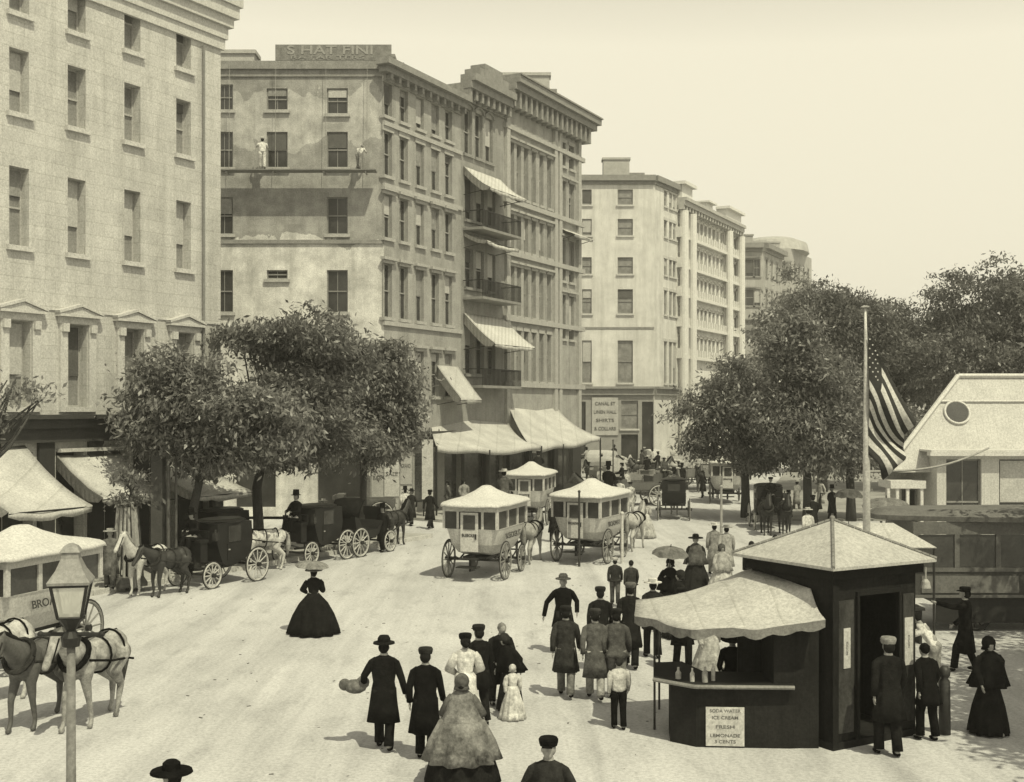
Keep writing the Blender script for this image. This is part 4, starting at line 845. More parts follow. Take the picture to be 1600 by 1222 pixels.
# ------------------------------------------------------------------ vehicles (forward is local +Y)
def omnibus(loc, rz, label, words='BROADWAY', tone=.5, canvas=.56):
    th = thing('omnibus', label, 'omnibus', loc, rz, 'white horse omnibuses'); pm = mat('omnibus paint %.2f' % tone, tone, .45, .08, 1.5, spec=.35)
    L2 = 1.65; b = BM(); secs = []
    for (z, hx, hy) in ((.78, .55, .95), (.88, .68, 1.25), (1.15, .82, 1.5), (1.6, .93, 1.63), (1.66, .96, 1.65)):
        ring = []
        for k in range(28):
            a = 2 * pi * k / 28; ca, sa = cos(a), sin(a); e = .35
            ring.append(b.verts.new((hx * math.copysign(abs(ca) ** e, ca), hy * math.copysign(abs(sa) ** e, sa), z)))
        secs.append(ring)
    for p, q in zip(secs, secs[1:]):
        for k in range(28): b.faces.new((p[k], p[(k + 1) % 28], q[(k + 1) % 28], q[k]))
    b.faces.new(secs[0][::-1]); b.faces.new(secs[-1]); obj('body', b, pm, th, smooth=False)
    b = BM()
    xs = .9; ys = [-1.55, -.52, .52, 1.5]
    for q in (-1, 1):
        for y in ys: box(b, q * xs - .04, q * xs + .04, y - .06, y + .06, 1.663, 2.22)
        box(b, q * xs - .045, q * xs + .045, -1.61, 1.56, 2.223, 2.4)
    for yy in (-1.58, 1.53):
        for x in (-.42, .0 if yy > 0 else .42): box(b, x - .04, x + .04, yy - .03, yy + .03, 1.663, 2.22)
        box(b, -.85, .85, yy - .03, yy + .03, 2.223, 2.4)
    obj('window_pillars', b, pm, th)
    for q in (-1, 1):
        for y0, y1 in zip(ys, ys[1:]): b = BM(); box(b, q * (xs - .01) - .01, q * (xs - .01) + .01, y0 + .07, y1 - .07, 1.665, 2.215); obj('window_pane', b, GLASS, th)
    for yy in (-1.58, 1.53): b = BM(); box(b, -.85, .85, yy - .008, yy + .008, 1.665, 2.215); obj('window_pane', b, GLASS, th)
    b = BM(); box(b, -.88, .88, -1.55, 1.5, 2.39, 2.41); 
    obj('ceiling', b, DARKIN, th)
    b = BM(); n = 32; prev = None       # canvas cover, tented over a load on the roof, with a drooping edge
    for j, (f, z) in enumerate(((.0, 2.99), (.12, 2.97), (.3, 2.82), (.55, 2.65), (.85, 2.55), (.97, 2.49), (1, 2.46), (1.015, 2.39))):
        ring = []
        for k in range(n):
            a = 2 * pi * k / n; ca, sa = cos(a), sin(a); e = .4 + .6 * (1 - f)
            ring.append(b.verts.new((1.12 * max(f, .02) * math.copysign(abs(ca) ** e, ca), 1.9 * max(f, .02) * math.copysign(abs(sa) ** e, sa), z + (.015 * sin(a * 9) if f > .5 else 0))))
        if prev:
            for k in range(n): b.faces.new((prev[k], ring[k], ring[(k + 1) % n], prev[(k + 1) % n]))
        prev = ring
    o = obj('canvas_cover', b, mat('roof canvas', canvas, .9, .06, 2, .2), th, smooth=True); md = o.modifiers.new('t', 'SOLIDIFY'); md.thickness = .015
    b = BM(); box(b, -.3, .3, -1.68, -1.655, .95, 2.2); dr = obj('door', b, pm, th)
    b = BM(); box(b, -.2, .2, -1.7, -1.682, 1.66, 2.12); obj('door_window', b, GLASS, dr); b = BM(); box(b, .2, .24, -1.72, -1.682, 1.35, 1.5); obj('handle', b, IRON, dr)
    b = BM(); box(b, -.35, .35, -2.0, -1.6, .45, .49); box(b, -.3, .3, -1.85, -1.55, .7, .74); box(b, -.04, .04, -1.6, -1.2, .3, .8); obj('step', b, IRON, th)
    for q in (-1, 1):
        wheel(th, q * .98, -.95, .62, mat('grey wheel', .2, .6, .2)); wheel(th, q * .86, 1.15, .46, mat('grey wheel', .2))
    b = BM(); tube(b, [(-1, -.95, .62), (1, -.95, .62)], .045, 8); tube(b, [(-.88, 1.15, .46), (.88, 1.15, .46)], .045, 8); box(b, -.4, .4, -1.2, 1.4, .66, .74)
    for q in (-1, 1): tube(b, [(q * .6, -1.4, .75), (q * .6, -.95, .62), (q * .6, -.5, .75)], .03, 6); tube(b, [(q * .55, .7, .7), (q * .55, 1.15, .5), (q * .55, 1.6, .7)], .03, 6)
    tube(b, [(0, 1.2, .55), (0, 4.6, .8)], [.05, .035], 6); tube(b, [(-.6, 1.95, .65), (.6, 1.95, .65)], .03, 6); obj('undercarriage', b, IRON, th)
    b = BM(); pr = [(1.62, 1.25), (1.8, 1.25), (2.42, 2.0), (2.46, 2.28), (1.62, 2.34)]
    for q in (-1, 1): f = [b.verts.new((q * .46, y, z)) for y, z in pr]; b.faces.new(f if q > 0 else f[::-1])
    b.verts.ensure_lookup_table()
    for i in range(5): b.faces.new((b.verts[i], b.verts[(i + 1) % 5], b.verts[5 + (i + 1) % 5], b.verts[5 + i]))
    bmesh.ops.recalc_face_normals(b, faces=b.faces); box(b, -.42, .42, 1.7, 2.08, 2.35, 2.5)
    obj('driver_seat', b, fab(.03), th)
    lm = paint(.07)
    for q, an in ((1, 90), (-1, -90)):
        text('lettering', words, .24, lm, th, Matrix.Translation((q * .945, 0, 1.38)) @ Matrix.Rotation(radians(an), 4, 'Z') @ Matrix.Rotation(radians(90 - 10), 4, 'X'), fit=1.6, depth=.004)
    text('lettering', words.split()[0], .13, lm, th, facing((0, -1.69, 1.47)), fit=.5, depth=.004)
    return th
def coach(loc, rz, label, top=True, tone=.025, wheels=RIM, group='hackney carriages in a row at the left kerb'):
    th = thing('carriage', label, 'carriage', loc, rz, group); pm = mat('coach paint %.3f' % tone, tone * .6, .4, .3, 3, spec=.25)
    b = BM(); prof = [(-.8, 1.95), (-.85, 1.35), (-.75, .9), (-.4, .72), (.35, .62), (.55, .75), (.72, 1.15), (.78, 1.35), (.76, 1.95)]
    if not top: prof = [(-.95, 1.5), (-.85, 1.0), (-.6, .75), (.35, .62), (.6, .75), (.85, 1.2), (.8, 1.25), (.5, .95), (-.4, .95), (-.7, 1.45)]
    for q in (-1, 1):
        f = [b.verts.new((q * .58, y, z)) for y, z in prof]; b.faces.new(f if q > 0 else f[::-1])
    b.verts.ensure_lookup_table(); n = len(prof)
    for i in range(n): b.faces.new((b.verts[i], b.verts[(i + 1) % n], b.verts[n + (i + 1) % n], b.verts[n + i]))
    bmesh.ops.recalc_face_normals(b, faces=b.faces); obj('body', b, pm, th)
    if top:
        b = BM(); loft(b, [(0, 0, 1.953, .64, .92), (0, 0, 2.0, .66, .94), (0, 0, 2.06, .5, .75)], 16); obj('roof', b, pm, th)
        for q in (-1, 1):
            b = BM(); box(b, q * .585 - .008, q * .585 + .008, -.28, .28, 1.35, 1.85); obj('window_pane', b, GLASS, th)
            b = BM(); box(b, q * .592 - .008, q * .592 + .008, -.33, .33, .78, 1.31); d = obj('door', b, pm, th); b = BM(); box(b, q * .61 - .015, q * .61 + .015, .24, .3, 1.1, 1.14); obj('handle', b, RIM, d)
            b = BM(); box(b, q * .64 - .07, q * .64 + .07, .85, .99, 1.45, 1.7); tube(b, [(q * .64, .92, 1.7), (q * .64, .92, 1.8)], .03, 6); obj('lamp', b, GLASS, th)
        b = BM(); box(b, -.3, .3, -.87, -.852, 1.45, 1.8); obj('rear_window', b, GLASS, th)
    else:
        b = BM(); loft(b, [(0, -.75, 1.45, .6, .25), (0, -.7, 1.8, .62, .4), (0, -.45, 2.1, .6, .5), (0, -.4, 2.15, .4, .35)], 14); obj('hood', b, fab(.03), th, smooth=True)
    for q in (-1, 1): wheel(th, q * .78, -.85, .55, wheels); wheel(th, q * .72, 1.15, .42, wheels)
    b = BM(); tube(b, [(-.8, -.85, .55), (.8, -.85, .55)], .04, 6); tube(b, [(-.74, 1.15, .42), (.74, 1.15, .42)], .04, 6); tube(b, [(0, -.9, .6), (0, -.3, .5), (0, 1.2, .55)], .045, 6)
    for q in (-1, 1): tube(b, [(q * .4, -1.1, .85), (q * .4, -.85, .6), (q * .4, -.5, .72)], .03, 6); tube(b, [(q * .42, 1.3, .6), (q * .35, 2.4, .9), (q * .33, 3.3, 1.0)], .03, 6)
    obj('undercarriage', b, IRON, th)
    b = BM(); box(b, -.42, .42, .98, 1.35, 1.4, 1.5); box(b, -.42, .42, .95, 1.0, 1.503, 1.75); box(b, -.38, .38, 1.0, 1.3, .8, 1.4); v = [b.verts.new(p) for p in ((-.4, 1.5, .85), (.4, 1.5, .85), (.4, 1.7, 1.2), (-.4, 1.7, 1.2))]; b.faces.new(v); obj('driver_seat', b, pm, th)
    return th
def wagon(loc, rz, label, tone=.2, load='crates', group='carts and wagons in the far traffic'):
    th = thing('wagon', label, 'wagon', loc, rz, group); m = mat('wagon %.2f' % tone, tone, .7, .2, 2)
    b = BM(); box(b, -.8, .8, -1.4, 1.4, .85, .93)
    for q in (-1, 1): box(b, q * .8 - .03, q * .8 + .03, -1.4, 1.4, .933, 1.3)
    box(b, -.77, .77, -1.43, -1.38, .933, 1.3); box(b, -.77, .77, 1.38, 1.43, .933, 1.45); obj('bed', b, m, th)
    for q in (-1, 1): wheel(th, q * .9, -.85, .6); wheel(th, q * .82, .95, .48)
    b = BM(); tube(b, [(-.9, -.85, .6), (.9, -.85, .6)], .04, 6); tube(b, [(-.82, .95, .48), (.82, .95, .48)], .04, 6); tube(b, [(.35, 1.2, .7), (.33, 3.3, 1)], .03, 6); tube(b, [(-.35, 1.2, .7), (-.33, 3.3, 1)], .03, 6); obj('undercarriage', b, IRON, th)
    b = BM(); box(b, -.5, .5, .9, 1.25, 1.45, 1.52); box(b, -.5, -.44, .9, 1.25, .93, 1.449); box(b, .44, .5, .9, 1.25, .93, 1.449); obj('driver_seat', b, m, th)
    if load == 'cover':
        b = BM(); n = 9; R = []
        for y, k in ((-1.45, .96), (-.7, 1), (0, 1), (.7, .98)): R.append([b.verts.new((cos(pi * i / n) * .8 * k, y, 1.303 + sin(pi * i / n) * .95 * k)) for i in range(n + 1)])
        for p, q in zip(R, R[1:]):
            for i in range(n): b.faces.new((p[i], q[i], q[i + 1], p[i + 1]))
        b.faces.new(R[0]); b.faces.new(R[-1][::-1]); obj('canvas_cover', b, CANVAS, th, smooth=False)
    elif load == 'sacks':
        b = BM()
        for i in range(9): ball(b, (rnd.uniform(-.5, .5), rnd.uniform(-1.1, .6), rnd.uniform(1.1, 1.5)), .3, (1.1, 1.3, .6), 1)
        obj('load', b, mat('sacking', .4), th, smooth=True)
    return th

def rzd(dx, dy): return math.degrees(atan2(-dx, dy))
def loc_(th, x, y, z=0):   # a point given in a thing's frame, in world space
    a = th.rotation_euler.z; return (th.location.x + x * cos(a) - y * sin(a), th.location.y + x * sin(a) + y * cos(a), th.location.z + z)
DR = lambda th: math.degrees(th.rotation_euler.z)
REIN = dict(armL=((-.24, .12, 1.15), (-.12, .38, 1.12)), armR=((.24, .12, 1.15), (.12, .38, 1.12)), sit=True, coatlen=.18)
def driver(th, y, seat, label, **k):
    kw = dict(REIN); kw.update(k); return person(loc_(th, 0, y, seat - .8), DR(th), label, **kw)

# ------------------------------------------------------------------ awnings on the granite block
dA = (Vector(A1) - Vector(A0)).normalized()
fA = lambda px: Vector(A0) + dA * upx(A0, A1, px)[0]
awning(fA(-95), fA(38), 4.35, 2.62, 3.0, 'largest plain awning at the left edge, scalloped and nearest the camera', CANVAS, sag=.2, group='shop awnings of the granite building')
a2 = awning(fA(88), fA(186), 4.0, 2.72, 2.1, 'lettered cream awning right of the large one, behind the tree guard', mat('printed canvas', .5, .9, .2, 1.6, .3), sag=.12, group='shop awnings of the granite building')
awning(fA(236), fA(322), 3.5, 2.55, 2.2, 'low pale awning glimpsed between the trunks behind the parked hacks', CANVAS, sag=.1, group='shop awnings of the granite building')
b = BM(); p = fA(88) ; Lw = (fA(186) - p).length; o0 = hA.location
box(b, 0, Lw, -.22, -.02, 4.12, 4.24, Matrix.Translation((p.x - o0.x, p.y - o0.y, 0)) @ Matrix.Rotation(atan2(dA.y, dA.x), 4, 'Z')); obj('awning_box', b, paint(.6), hA)
# awning post pair at the kerb
ap = thing('kerb_post', 'tall dark twin pillar at the kerb between the tree guard and the parked hacks', 'post', (Xp(262, 40), 40, .14))
b = BM(); box(b, -.5, -.12, -.2, .2, 0, 4.6); obj('pillar', b, paint(.1), ap); b = BM(); tube(b, [(.05, -.1, 0), (.05, -.1, 4.6)], .06, 8); tube(b, [(.25, .1, 0), (.25, .1, 4.4)], .045, 8); obj('pipe', b, paint(.14), ap)

# ------------------------------------------------------------------ people on the scaffold and at a window
sz = sc_.location.z
person((Xp(409, 60), 60.15, sz), 15, 'painter in white overalls standing on the left part of the hanging scaffold', 1.6, coat=None, shirt=.75, legs=.7, hat='cap', hatc=.6, stride=.18, armL=((-.3, .15, 1.25), (-.25, .4, 1.35)), armR=((.27, .1, 1.2), (.2, .35, 1.3)), group='painters at the side wall')
person((Xp(560, 60), 60.1, sz - .28), -20, 'painter in white shirt crouching at the right end of the hanging scaffold', 1.45, coat=None, shirt=.72, legs=.25, hat='bare', hair=.3, lean=.7, stride=.12, armL=((-.25, .2, 1.2), (-.2, .45, 1.1)), armR=((.25, .2, 1.2), (.2, .45, 1.15)), group='painters at the side wall').location.z = sz
person((Xp(531, 61), 61.45, Zp(366, 61) - .35), 180, 'figure in white looking out of the middle window of the side wall', 1.55, coat=None, shirt=.7, legs=.1, hat='bare', hair=.1)

# ------------------------------------------------------------------ street vehicles
hd = (-.484, -.875); RZ = rzd(*hd)
c1 = coach((-9.25, 38.6, 0), RZ, 'nearest closed hack with one big wheel, behind the white and dark pair')
w1 = horse((-10.95, 36.35, 0), RZ + 4, 'white horse with head up at the far left of the parked hacks', .5, .92, 0)
horse((-10.18, 35.95, 0), RZ - 2, 'dark horse standing beside the leftmost white horse', .035, .9, .35)
driver(c1, 1.12, 1.5, 'coachman in black slumped on the nearest hack', coat=.02, legs=.02, hat='top', hatc=.02, h=1.65, lean=.25)
c2 = coach((-7.15, 44.3, 0), RZ, 'middle hack whose driver wears a top hat, behind the second white horse')
horse((-8.55, 41.5, 0), RZ - 28, 'pale grey horse in dark harness standing in the middle of the hack row', .52, .92, .25)
driver(c2, 1.12, 1.5, 'coachman in a tall hat sitting upright on the middle hack', coat=.02, legs=.02, hat='top', hatc=.02, h=1.8)
c3 = coach((-5.9, 46.4, 0), RZ + 180, 'rear hooded hack with pale wheels, facing away from the camera', top=False)
horse((-4.75, 49.1, 0), RZ + 180, 'dark horse seen from behind at the far end of the hack row', .04, .92, .1)
coach((-10.2, 42.6, .0), RZ, 'dark coach in the shade under the trees, second from the kerb')
person((-5.0, 47.0, 0), 150, 'man in black standing by the rear hooded hack', 1.75, coat=.025, legs=.025, hat='top', hatc=.02)
wg = wagon((-7.0, 57.6, 0), 92, 'dark flat cart standing sideways below the poster hoarding', .13, None, 'carts and wagons in the traffic')
o1 = omnibus((-.85, 40.5, 0), -18, 'white horse omnibus seen from behind, nearest in the middle of the street', 'BLEECKER ST')
for q, t_ in ((-.45, .06), (.45, .3)): horse(loc_(o1, q, 3.7), DR(o1), 'brown horse drawing the middle omnibus, on its left side' if q < 0 else 'grey horse drawing the middle omnibus, on its right side', t_, .95, .15, .12)
driver(o1, 1.88, 2.5, 'driver in a light hat on the middle omnibus', coat=.1, legs=.05, hat='straw', hatc=.5)
o2 = omnibus((Xp(924, 44.6), 44.6, 0), -24, 'white omnibus with three dark side windows, right of the middle omnibus', 'BROADWAY AV')
for q, t_ in ((-.45, .5), (.45, .38)): horse(loc_(o2, q, 3.7), DR(o2), 'white horse on the left of the right-hand omnibus pair' if q < 0 else 'dappled horse on the right of the right-hand omnibus pair', t_, .95, .15, .14)
driver(o2, 1.88, 2.5, 'driver in a black coat on the high seat of the right-hand omnibus', coat=.02, legs=.03, hat='top', hatc=.02)
o3 = omnibus((Xp(830, 59), 59, 0), -12, 'smaller looking omnibus half hidden between the two nearer omnibuses', 'BROADWAY')
horse(loc_(o3, -.4, 3.7), DR(o3), 'brown horse ahead of the half hidden omnibus', .08, .95); driver(o3, 1.88, 2.5, 'driver on the half hidden omnibus', coat=.05)
o4 = omnibus((Xp(1134, 72), 72, 0), -6, 'distant white omnibus beside the low kerb tree', 'BROADWAY')
horse(loc_(o4, -.4, 3.7), DR(o4), 'horse ahead of the distant white omnibus', .1, .95); driver(o4, 1.88, 2.5, 'driver on the distant white omnibus', coat=.3, hat='straw', hatc=.6)
o5 = omnibus((-10.75, 26.6, 0), rzd(-.3, -.954), 'near white omnibus at the left edge behind the street lamp', 'BROADWAY')
driver(o5, 1.88, 2.5, 'omnibus driver in waistcoat and white shirt sleeves at the left edge', coat=None, shirt=.72, legs=.03, hat='bowler', hatc=.02, h=1.78)
b = BM(); p_ = loc_(o5, 0, 1.88, 2.5 - .8); rings = [(0, 0, 1.44, .12, .09), (0, 0, 1.36, .2, .135), (0, 0, 1.2, .2, .14), (0, 0, .98, .185, .135)]
drv = [o for o in bpy.data.objects if o.get('label', '').startswith('omnibus driver in waistcoat')][0]
loft(b, [(x, y, z * 1.047, rx * .95, ry) for x, y, z, rx, ry in rings], 20); obj('waistcoat', b, fab(.03), drv, smooth=True)
horse((-10.9, 22.2, 0), rzd(-.3, -.95), 'grey horse at the left picture edge ahead of the near omnibus', .42, .98, .3, .1)
horse((-9.6, 22.6, 0), rzd(-.25, -.95), 'white-backed horse directly left of the street lamp', .45, .98, .4, .1)
horse((-7.35, 21.3, 0), rzd(-.2, -.97), 'dappled bay horse with dark legs just right of the street lamp post', .28, 1.0, .25, .18, dapple=.7)
horse((-8.25, 21.2, 0), rzd(-.2, -.97), 'dark horse harnessed beside the dappled bay at the lower left', .09, 1.0, .3, .12)
c4 = coach((Xp(1053, 61.2), 61.2, 0), -8, 'glossy black carriage seen from behind alone in the middle distance', tone=.015, group=None)
horse(loc_(c4, 0, 3.2), DR(c4), 'pale horse drawing the glossy black carriage', .45, .95, .1); driver(c4, 1.12, 1.5, 'driver in pale coat on the glossy black carriage', coat=.4, legs=.3, hat='top', hatc=.05)
c5 = coach((Xp(1200, 56.5), 56.5, 0), rzd(-.1, -1), 'black carriage in tree shade at the right kerb', tone=.02, group=None)
for q in (-.4, .4): horse(loc_(c5, q, 3.1), DR(c5), 'black horse with blaze facing the camera, left of the pair in tree shade' if q > 0 else 'black horse facing the camera, right of the pair in tree shade', .025, .95, .1)
driver(c5, 1.12, 1.5, 'driver in black above the black pair in tree shade', coat=.02, legs=.02)
far = [(950, 84, 20, .35, 'cover', 'white covered wagon beside the far end of the street awning'), (985, 92, -60, .15, 'sacks', 'dark wagon heaped with pale sacks, crossing the far street'), (1005, 80, -20, .3, None, 'low brown cart before the lettered wall'),
       (1040, 95, 70, .4, 'sacks', 'pale cart loaded with sacks at the far marble hotel'), (1030, 78, 190, .1, None, 'dark open cart just left above the glossy black carriage'), (1075, 100, -10, .5, 'cover', 'small white covered wagon deepest in the far traffic'), (1090, 84, 175, .2, None, 'brown cart coming down the street left of the distant omnibus'),
       (935, 98, 60, .3, 'cover', 'white covered wagon before the lettered wall of the pale building'), (968, 104, 20, .4, 'sacks', 'pale sack cart touching the corner of the pale building'), (1015, 100, 150, .2, 'cover', 'covered wagon between the sack carts far up the street'),
       (1055, 112, 0, .5, 'sacks', 'faint sack cart far beyond the small covered wagon'), (1000, 70, 100, .12, None, 'dark flat cart crossing behind the right-hand omnibus'), (1100, 118, -10, .4, 'cover', 'faintest covered wagon under the marble hotel'), (1045, 88, 40, .08, 'sacks', 'black cart with pale sacks in the thick of the far traffic')]
for px, Y, rz, t_, ld, lb in far:
    g = wagon((Xp(px, Y), Y, 0), rz, lb, t_, ld); horse(loc_(g, 0, 2.9), DR(g), 'horse drawing the ' + lb, rnd.choice((.05, .1, .4, .5)), .95, .1); driver(g, 1.07, 1.52, 'driver of the ' + lb, coat=rnd.choice((.03, .5, .1)), hat=rnd.choice(('straw', 'cap', 'bowler')), hatc=rnd.choice((.03, .5)))

# horse car on the right
hc = thing('horse_car', 'long dark street railway car with a row of windows at the right edge', 'streetcar', (Xp(1408, 30), 30, 0))
cp = mat('horse car paint', .06, .6, .15, 2); cl = mat('horse car light paint', .13, .6, .15, 2); Lc = 8.2
b = BM(); box(b, .3, Lc, 0, 2.1, .85, 1.6); obj('body', b, cp, hc)
b = BM(); x = .3; k = 0
while x < Lc: box(b, x, x + .12, -.01, .08, 1.603, 2.42); x += 1.02
box(b, .3, Lc, -.012, .07, 2.423, 2.72); box(b, .3, .38, .083, 2.1, 1.603, 2.72); obj('window_pillars', b, cl, hc)
for i in range(7): b = BM(); box(b, .43 + i * 1.02, 1.31 + i * 1.02, .03, .045, 1.61, 2.41); obj('window_pane', b, GLASS, hc)
b = BM(); box(b, .3, Lc, -.03, -.002, 1.5, 1.6); box(b, .3, Lc, -.03, -.002, .86, .93); obj('moulding', b, cl, hc)
b = BM(); box(b, .5, 2.9, -.03, -.003, .98, 1.4); obj('side_panel', b, mat('panel', .14), hc)
b = BM(); loft(b, [(Lc / 2 - .1, 1.05, 2.74, 4.7, 1.35), (Lc / 2 - .1, 1.05, 2.86, 4.72, 1.38), (Lc / 2 - .1, 1.05, 3.0, 4.3, .95)], 40); 
for v in b.verts: v.co.x = max(-.45, min(Lc, v.co.x))
obj('roof', b, mat('dull grey roof', .14, .9, .2, 2), hc)
b = BM(); box(b, -.5, .28, .1, 2.0, .5, .58); box(b, -.5, -.44, .1, 2.0, .583, 1.3); box(b, -.48, -.43, .1, .15, 1.3, 2.74); obj('platform', b, cp, hc)
for x in (1.9, 5.9): wheel(hc, 0, 0, .38, IRON).location = (x, .2, .38)
for o in hc.children:
    if o.name.startswith('wheel'): o.rotation_euler = (0, 0, pi / 2)
b = BM(); box(b, .9, Lc, .1, .14, .22, .84); box(b, 1.2, Lc, .16, 1.9, .55, .84); obj('truck', b, IRON, hc)

# ------------------------------------------------------------------ kiosk with canvas booth
KP = mat('dark green kiosk paint', .018, .75, .4, 2.5, .3, spec=.08, kind='boards', bsc=1.4, stretch=(1, 1, .4)); KL = mat('weathered kiosk panel', .05, .8, .45, 3, .3, spec=.08, stretch=(1, 1, .4))
kc = Vector((5.52, 20.95)); n1 = Vector((-.33, -1.3)); ks = thing('kiosk', 'dark square wooden kiosk with pale pyramid roof and open doorway', 'kiosk', (kc.x, kc.y, 0))
hdg = 1.36; a0 = atan2(n1.y, n1.x); cor = [Vector((cos(a0 + i * pi / 2) * hdg, sin(a0 + i * pi / 2) * hdg)) for i in range(4)]   # near, right, far, left
wl_ = (cor[1] - cor[0]).length
def kwall(A, B, name, holes):
    facade(ks, (A.x + kc.x, A.y + kc.y), (B.x + kc.x, B.y + kc.y), .12, 2.86, holes, KP, KP, name=name, reveal=.12)
# front wall with doorway (true opening), the two side panels stand proud
d = (cor[1] - cor[0]).normalized(); Mf = Matrix.Translation((cor[0].x, cor[0].y, 0)) @ Matrix.Rotation(atan2(d.y, d.x), 4, 'Z')
b = BM(); box(b, 0, .5, 0, .08, .12, 2.86, Mf); box(b, wl_ - .38, wl_, 0, .08, .12, 2.86, Mf); box(b, .503, wl_ - .383, 0, .08, 2.45, 2.86, Mf); obj('front_wall', b, KP, ks)
for xa, xb in ((.1, .44), (wl_ - .32, wl_ - .06)): b = BM(); box(b, xa, xb, -.025, -.003, .25, 2.4, Mf); obj('panel', b, KL, ks)
b = BM(); box(b, .5, .56, -.05, -.003, .12, 2.45, Mf); box(b, wl_ - .44, wl_ - .38, -.05, -.003, .12, 2.45, Mf); box(b, .5, wl_ - .38, -.055, -.003, 2.453, 2.52, Mf); box(b, -.06, .06, -.06, -.003, .12, 2.86, Mf); obj('door_frame', b, mat('kiosk trim', .015, .8, spec=.08), ks)
for x0, x1, zz in ((.2, .35, (1.3, 1.95)), (wl_ - .3, wl_ - .1, (1.2, 2.0))): b = BM(); box(b, x0, x1, -.04, -.028, zz[0], zz[1], Mf); nb_ = obj('notice', b, paint(.62), ks); text('lettering', 'NOTICE', .06, paint(.2), nb_, Mf @ Matrix.Translation(((x0 + x1) / 2, -.044, (zz[0] + zz[1]) / 2)) @ Matrix.Rotation(radians(90), 4, 'X') @ Matrix.Rotation(radians(90), 4, 'Z'), depth=.001)
for i, nm in ((1, 'side_wall'), (2, 'back_wall'), (3, 'side_wall')):
    A, B = cor[i], cor[(i + 1) % 4]; dd = (B - A).normalized(); Mi = Matrix.Translation((A.x, A.y, 0)) @ Matrix.Rotation(atan2(dd.y, dd.x), 4, 'Z'); b = BM(); box(b, .083, wl_, 0, .08, .12, 2.86, Mi); obj(nm, b, KP, ks)
b = BM(); prism(b, [(c_.x * 1.05, c_.y * 1.05) for c_ in cor], 0, .117); obj('plinth', b, KP, ks)
b = BM(); box(b, .7, 1.3, 1.0, 1.5, .12, 1.0, Mf); obj('counter', b, KL, ks)
b = BM(); ev = [b.verts.new((c_.x * 1.25, c_.y * 1.25, 2.98)) for c_ in cor]; ap_ = b.verts.new((0, 0, 3.6)); evb = [b.verts.new((c_.x * 1.25, c_.y * 1.25, 2.93)) for c_ in cor]
for i in range(4): b.faces.new((ev[i], ev[(i + 1) % 4], ap_)); b.faces.new((evb[i], evb[(i + 1) % 4], ev[(i + 1) % 4], ev[i]))
b.faces.new(evb[::-1]); bmesh.ops.recalc_face_normals(b, faces=b.faces); rf = obj('roof', b, mat('sanded tin roof', .42, .85, .12, 3, .3), ks)
b = BM()
for c_ in cor: 
    for i in range(14): t0 = Vector((c_.x * 1.25, c_.y * 1.25, 2.99)).lerp(Vector((0, 0, 3.61)), i / 14); t1 = Vector((c_.x * 1.25, c_.y * 1.25, 2.99)).lerp(Vector((0, 0, 3.61)), (i + .93) / 14); tube(b, [t0, t1], .03, 6)
ball(b, (0, 0, 3.63), .05); obj('ridge', b, mat('roof ridge', .2), rf)
b = BM(); prism(b, [(c_.x * 1.1, c_.y * 1.1) for c_ in cor], 2.75, 2.925); obj('frieze', b, mat('kiosk trim', .015, .8, spec=.08), ks)
b = BM(); q = Mf @ Vector((wl_ + .02, -.2, 2.55)); tube(b, [q + Vector((0, 0, .3)), q + Vector((0, 0, .1))], .015, 6); loft(b, [(q.x, q.y, q.z - .05, .09, .09), (q.x, q.y, q.z + .05, .07, .07), (q.x, q.y, q.z + .1, .03, .03)], 12); obj('bell_lamp', b, paint(.4), ks)
# booth
bo = thing('booth', 'dark refreshment booth counter with pasted bill, joined to the kiosk under a canvas canopy', 'booth', (3.7, 20.2, 0))
F2 = [(2.62, 20.15), (3.0, 19.82), (4.5, 19.72), (4.97, 19.78)]   # counter front, left to right
b = BM(); base = [(x - 3.7, y - 20.2) for x, y in F2] + [(1.3, .1), (.7, .25), (-.55, .35), (-.75, .8), (-1.0, .75)]
prism(b, base, 0, .98); obj('counter_front', b, KP, bo)
b = BM(); top_ = [(-1.35, -.02), (-.75, -.55), (.85, -.62), (.9, .35), (-.45, .5), (-.7, 1.3), (-1.2, 1.2)]; prism(b, top_, .985, 1.05); ct = obj('counter_top', b, mat('counter top', .02, .8, .2, spec=.1), bo); b = BM(); tube(b, [(x, y, 1.02) for x, y in top_[:3]], .035, 6); obj('nosing', b, mat('worn counter edge', .22), ct)
b = BM(); box(b, .55, 1.28, -.46, -.42, .0, 2.02); box(b, .15, .9, .55, .6, 0, 2.15); box(b, .55, .6, -.417, .547, 0, 2.1); obj('side_screen', b, KP, bo)
MB2 = Matrix.Translation((-.235, -.411, 0)) @ Matrix.Rotation(radians(-3.8), 4, 'Z'); b = BM(); box(b, -.31, .31, -.03, -.004, .03, .66, MB2); bl_ = obj('bill', b, mat('pasted bill', .5, .9, .2, 6), bo)
for i, (t_, z_, wd) in enumerate((('SODA WATER', .6, .5), ('ICE CREAM', .49, .42), ('FRESH', .34, .3), ('LEMONADE', .2, .48), ('3 CENTS', .1, .34))):
    text('lettering', t_, .075, paint(.16), bl_, MB2 @ facing((0, -.033, z_)), fit=wd, depth=.001)
for x, y in ((2.45, 20.9), (2.7, 22.3)):
    b = BM(); tube(b, [(x - 3.7, y - 20.2, 0), (x - 3.7, y - 20.2, 2.02)], .02, 6); obj('post', b, KL, bo)
b = BM(); rows = []; n = 24     # canopy: from the kiosk wall down to a scalloped edge on the street side
back = [(4.1, 21.75, 2.6), (4.25, 21.3, 2.72), (4.9, 19.95, 2.56)]; edge = [(2.2, 21.6, 2.12), (2.08, 20.7, 2.02), (2.9, 19.5, 2.0), (3.9, 19.3, 2.06), (4.98, 19.32, 2.18)]
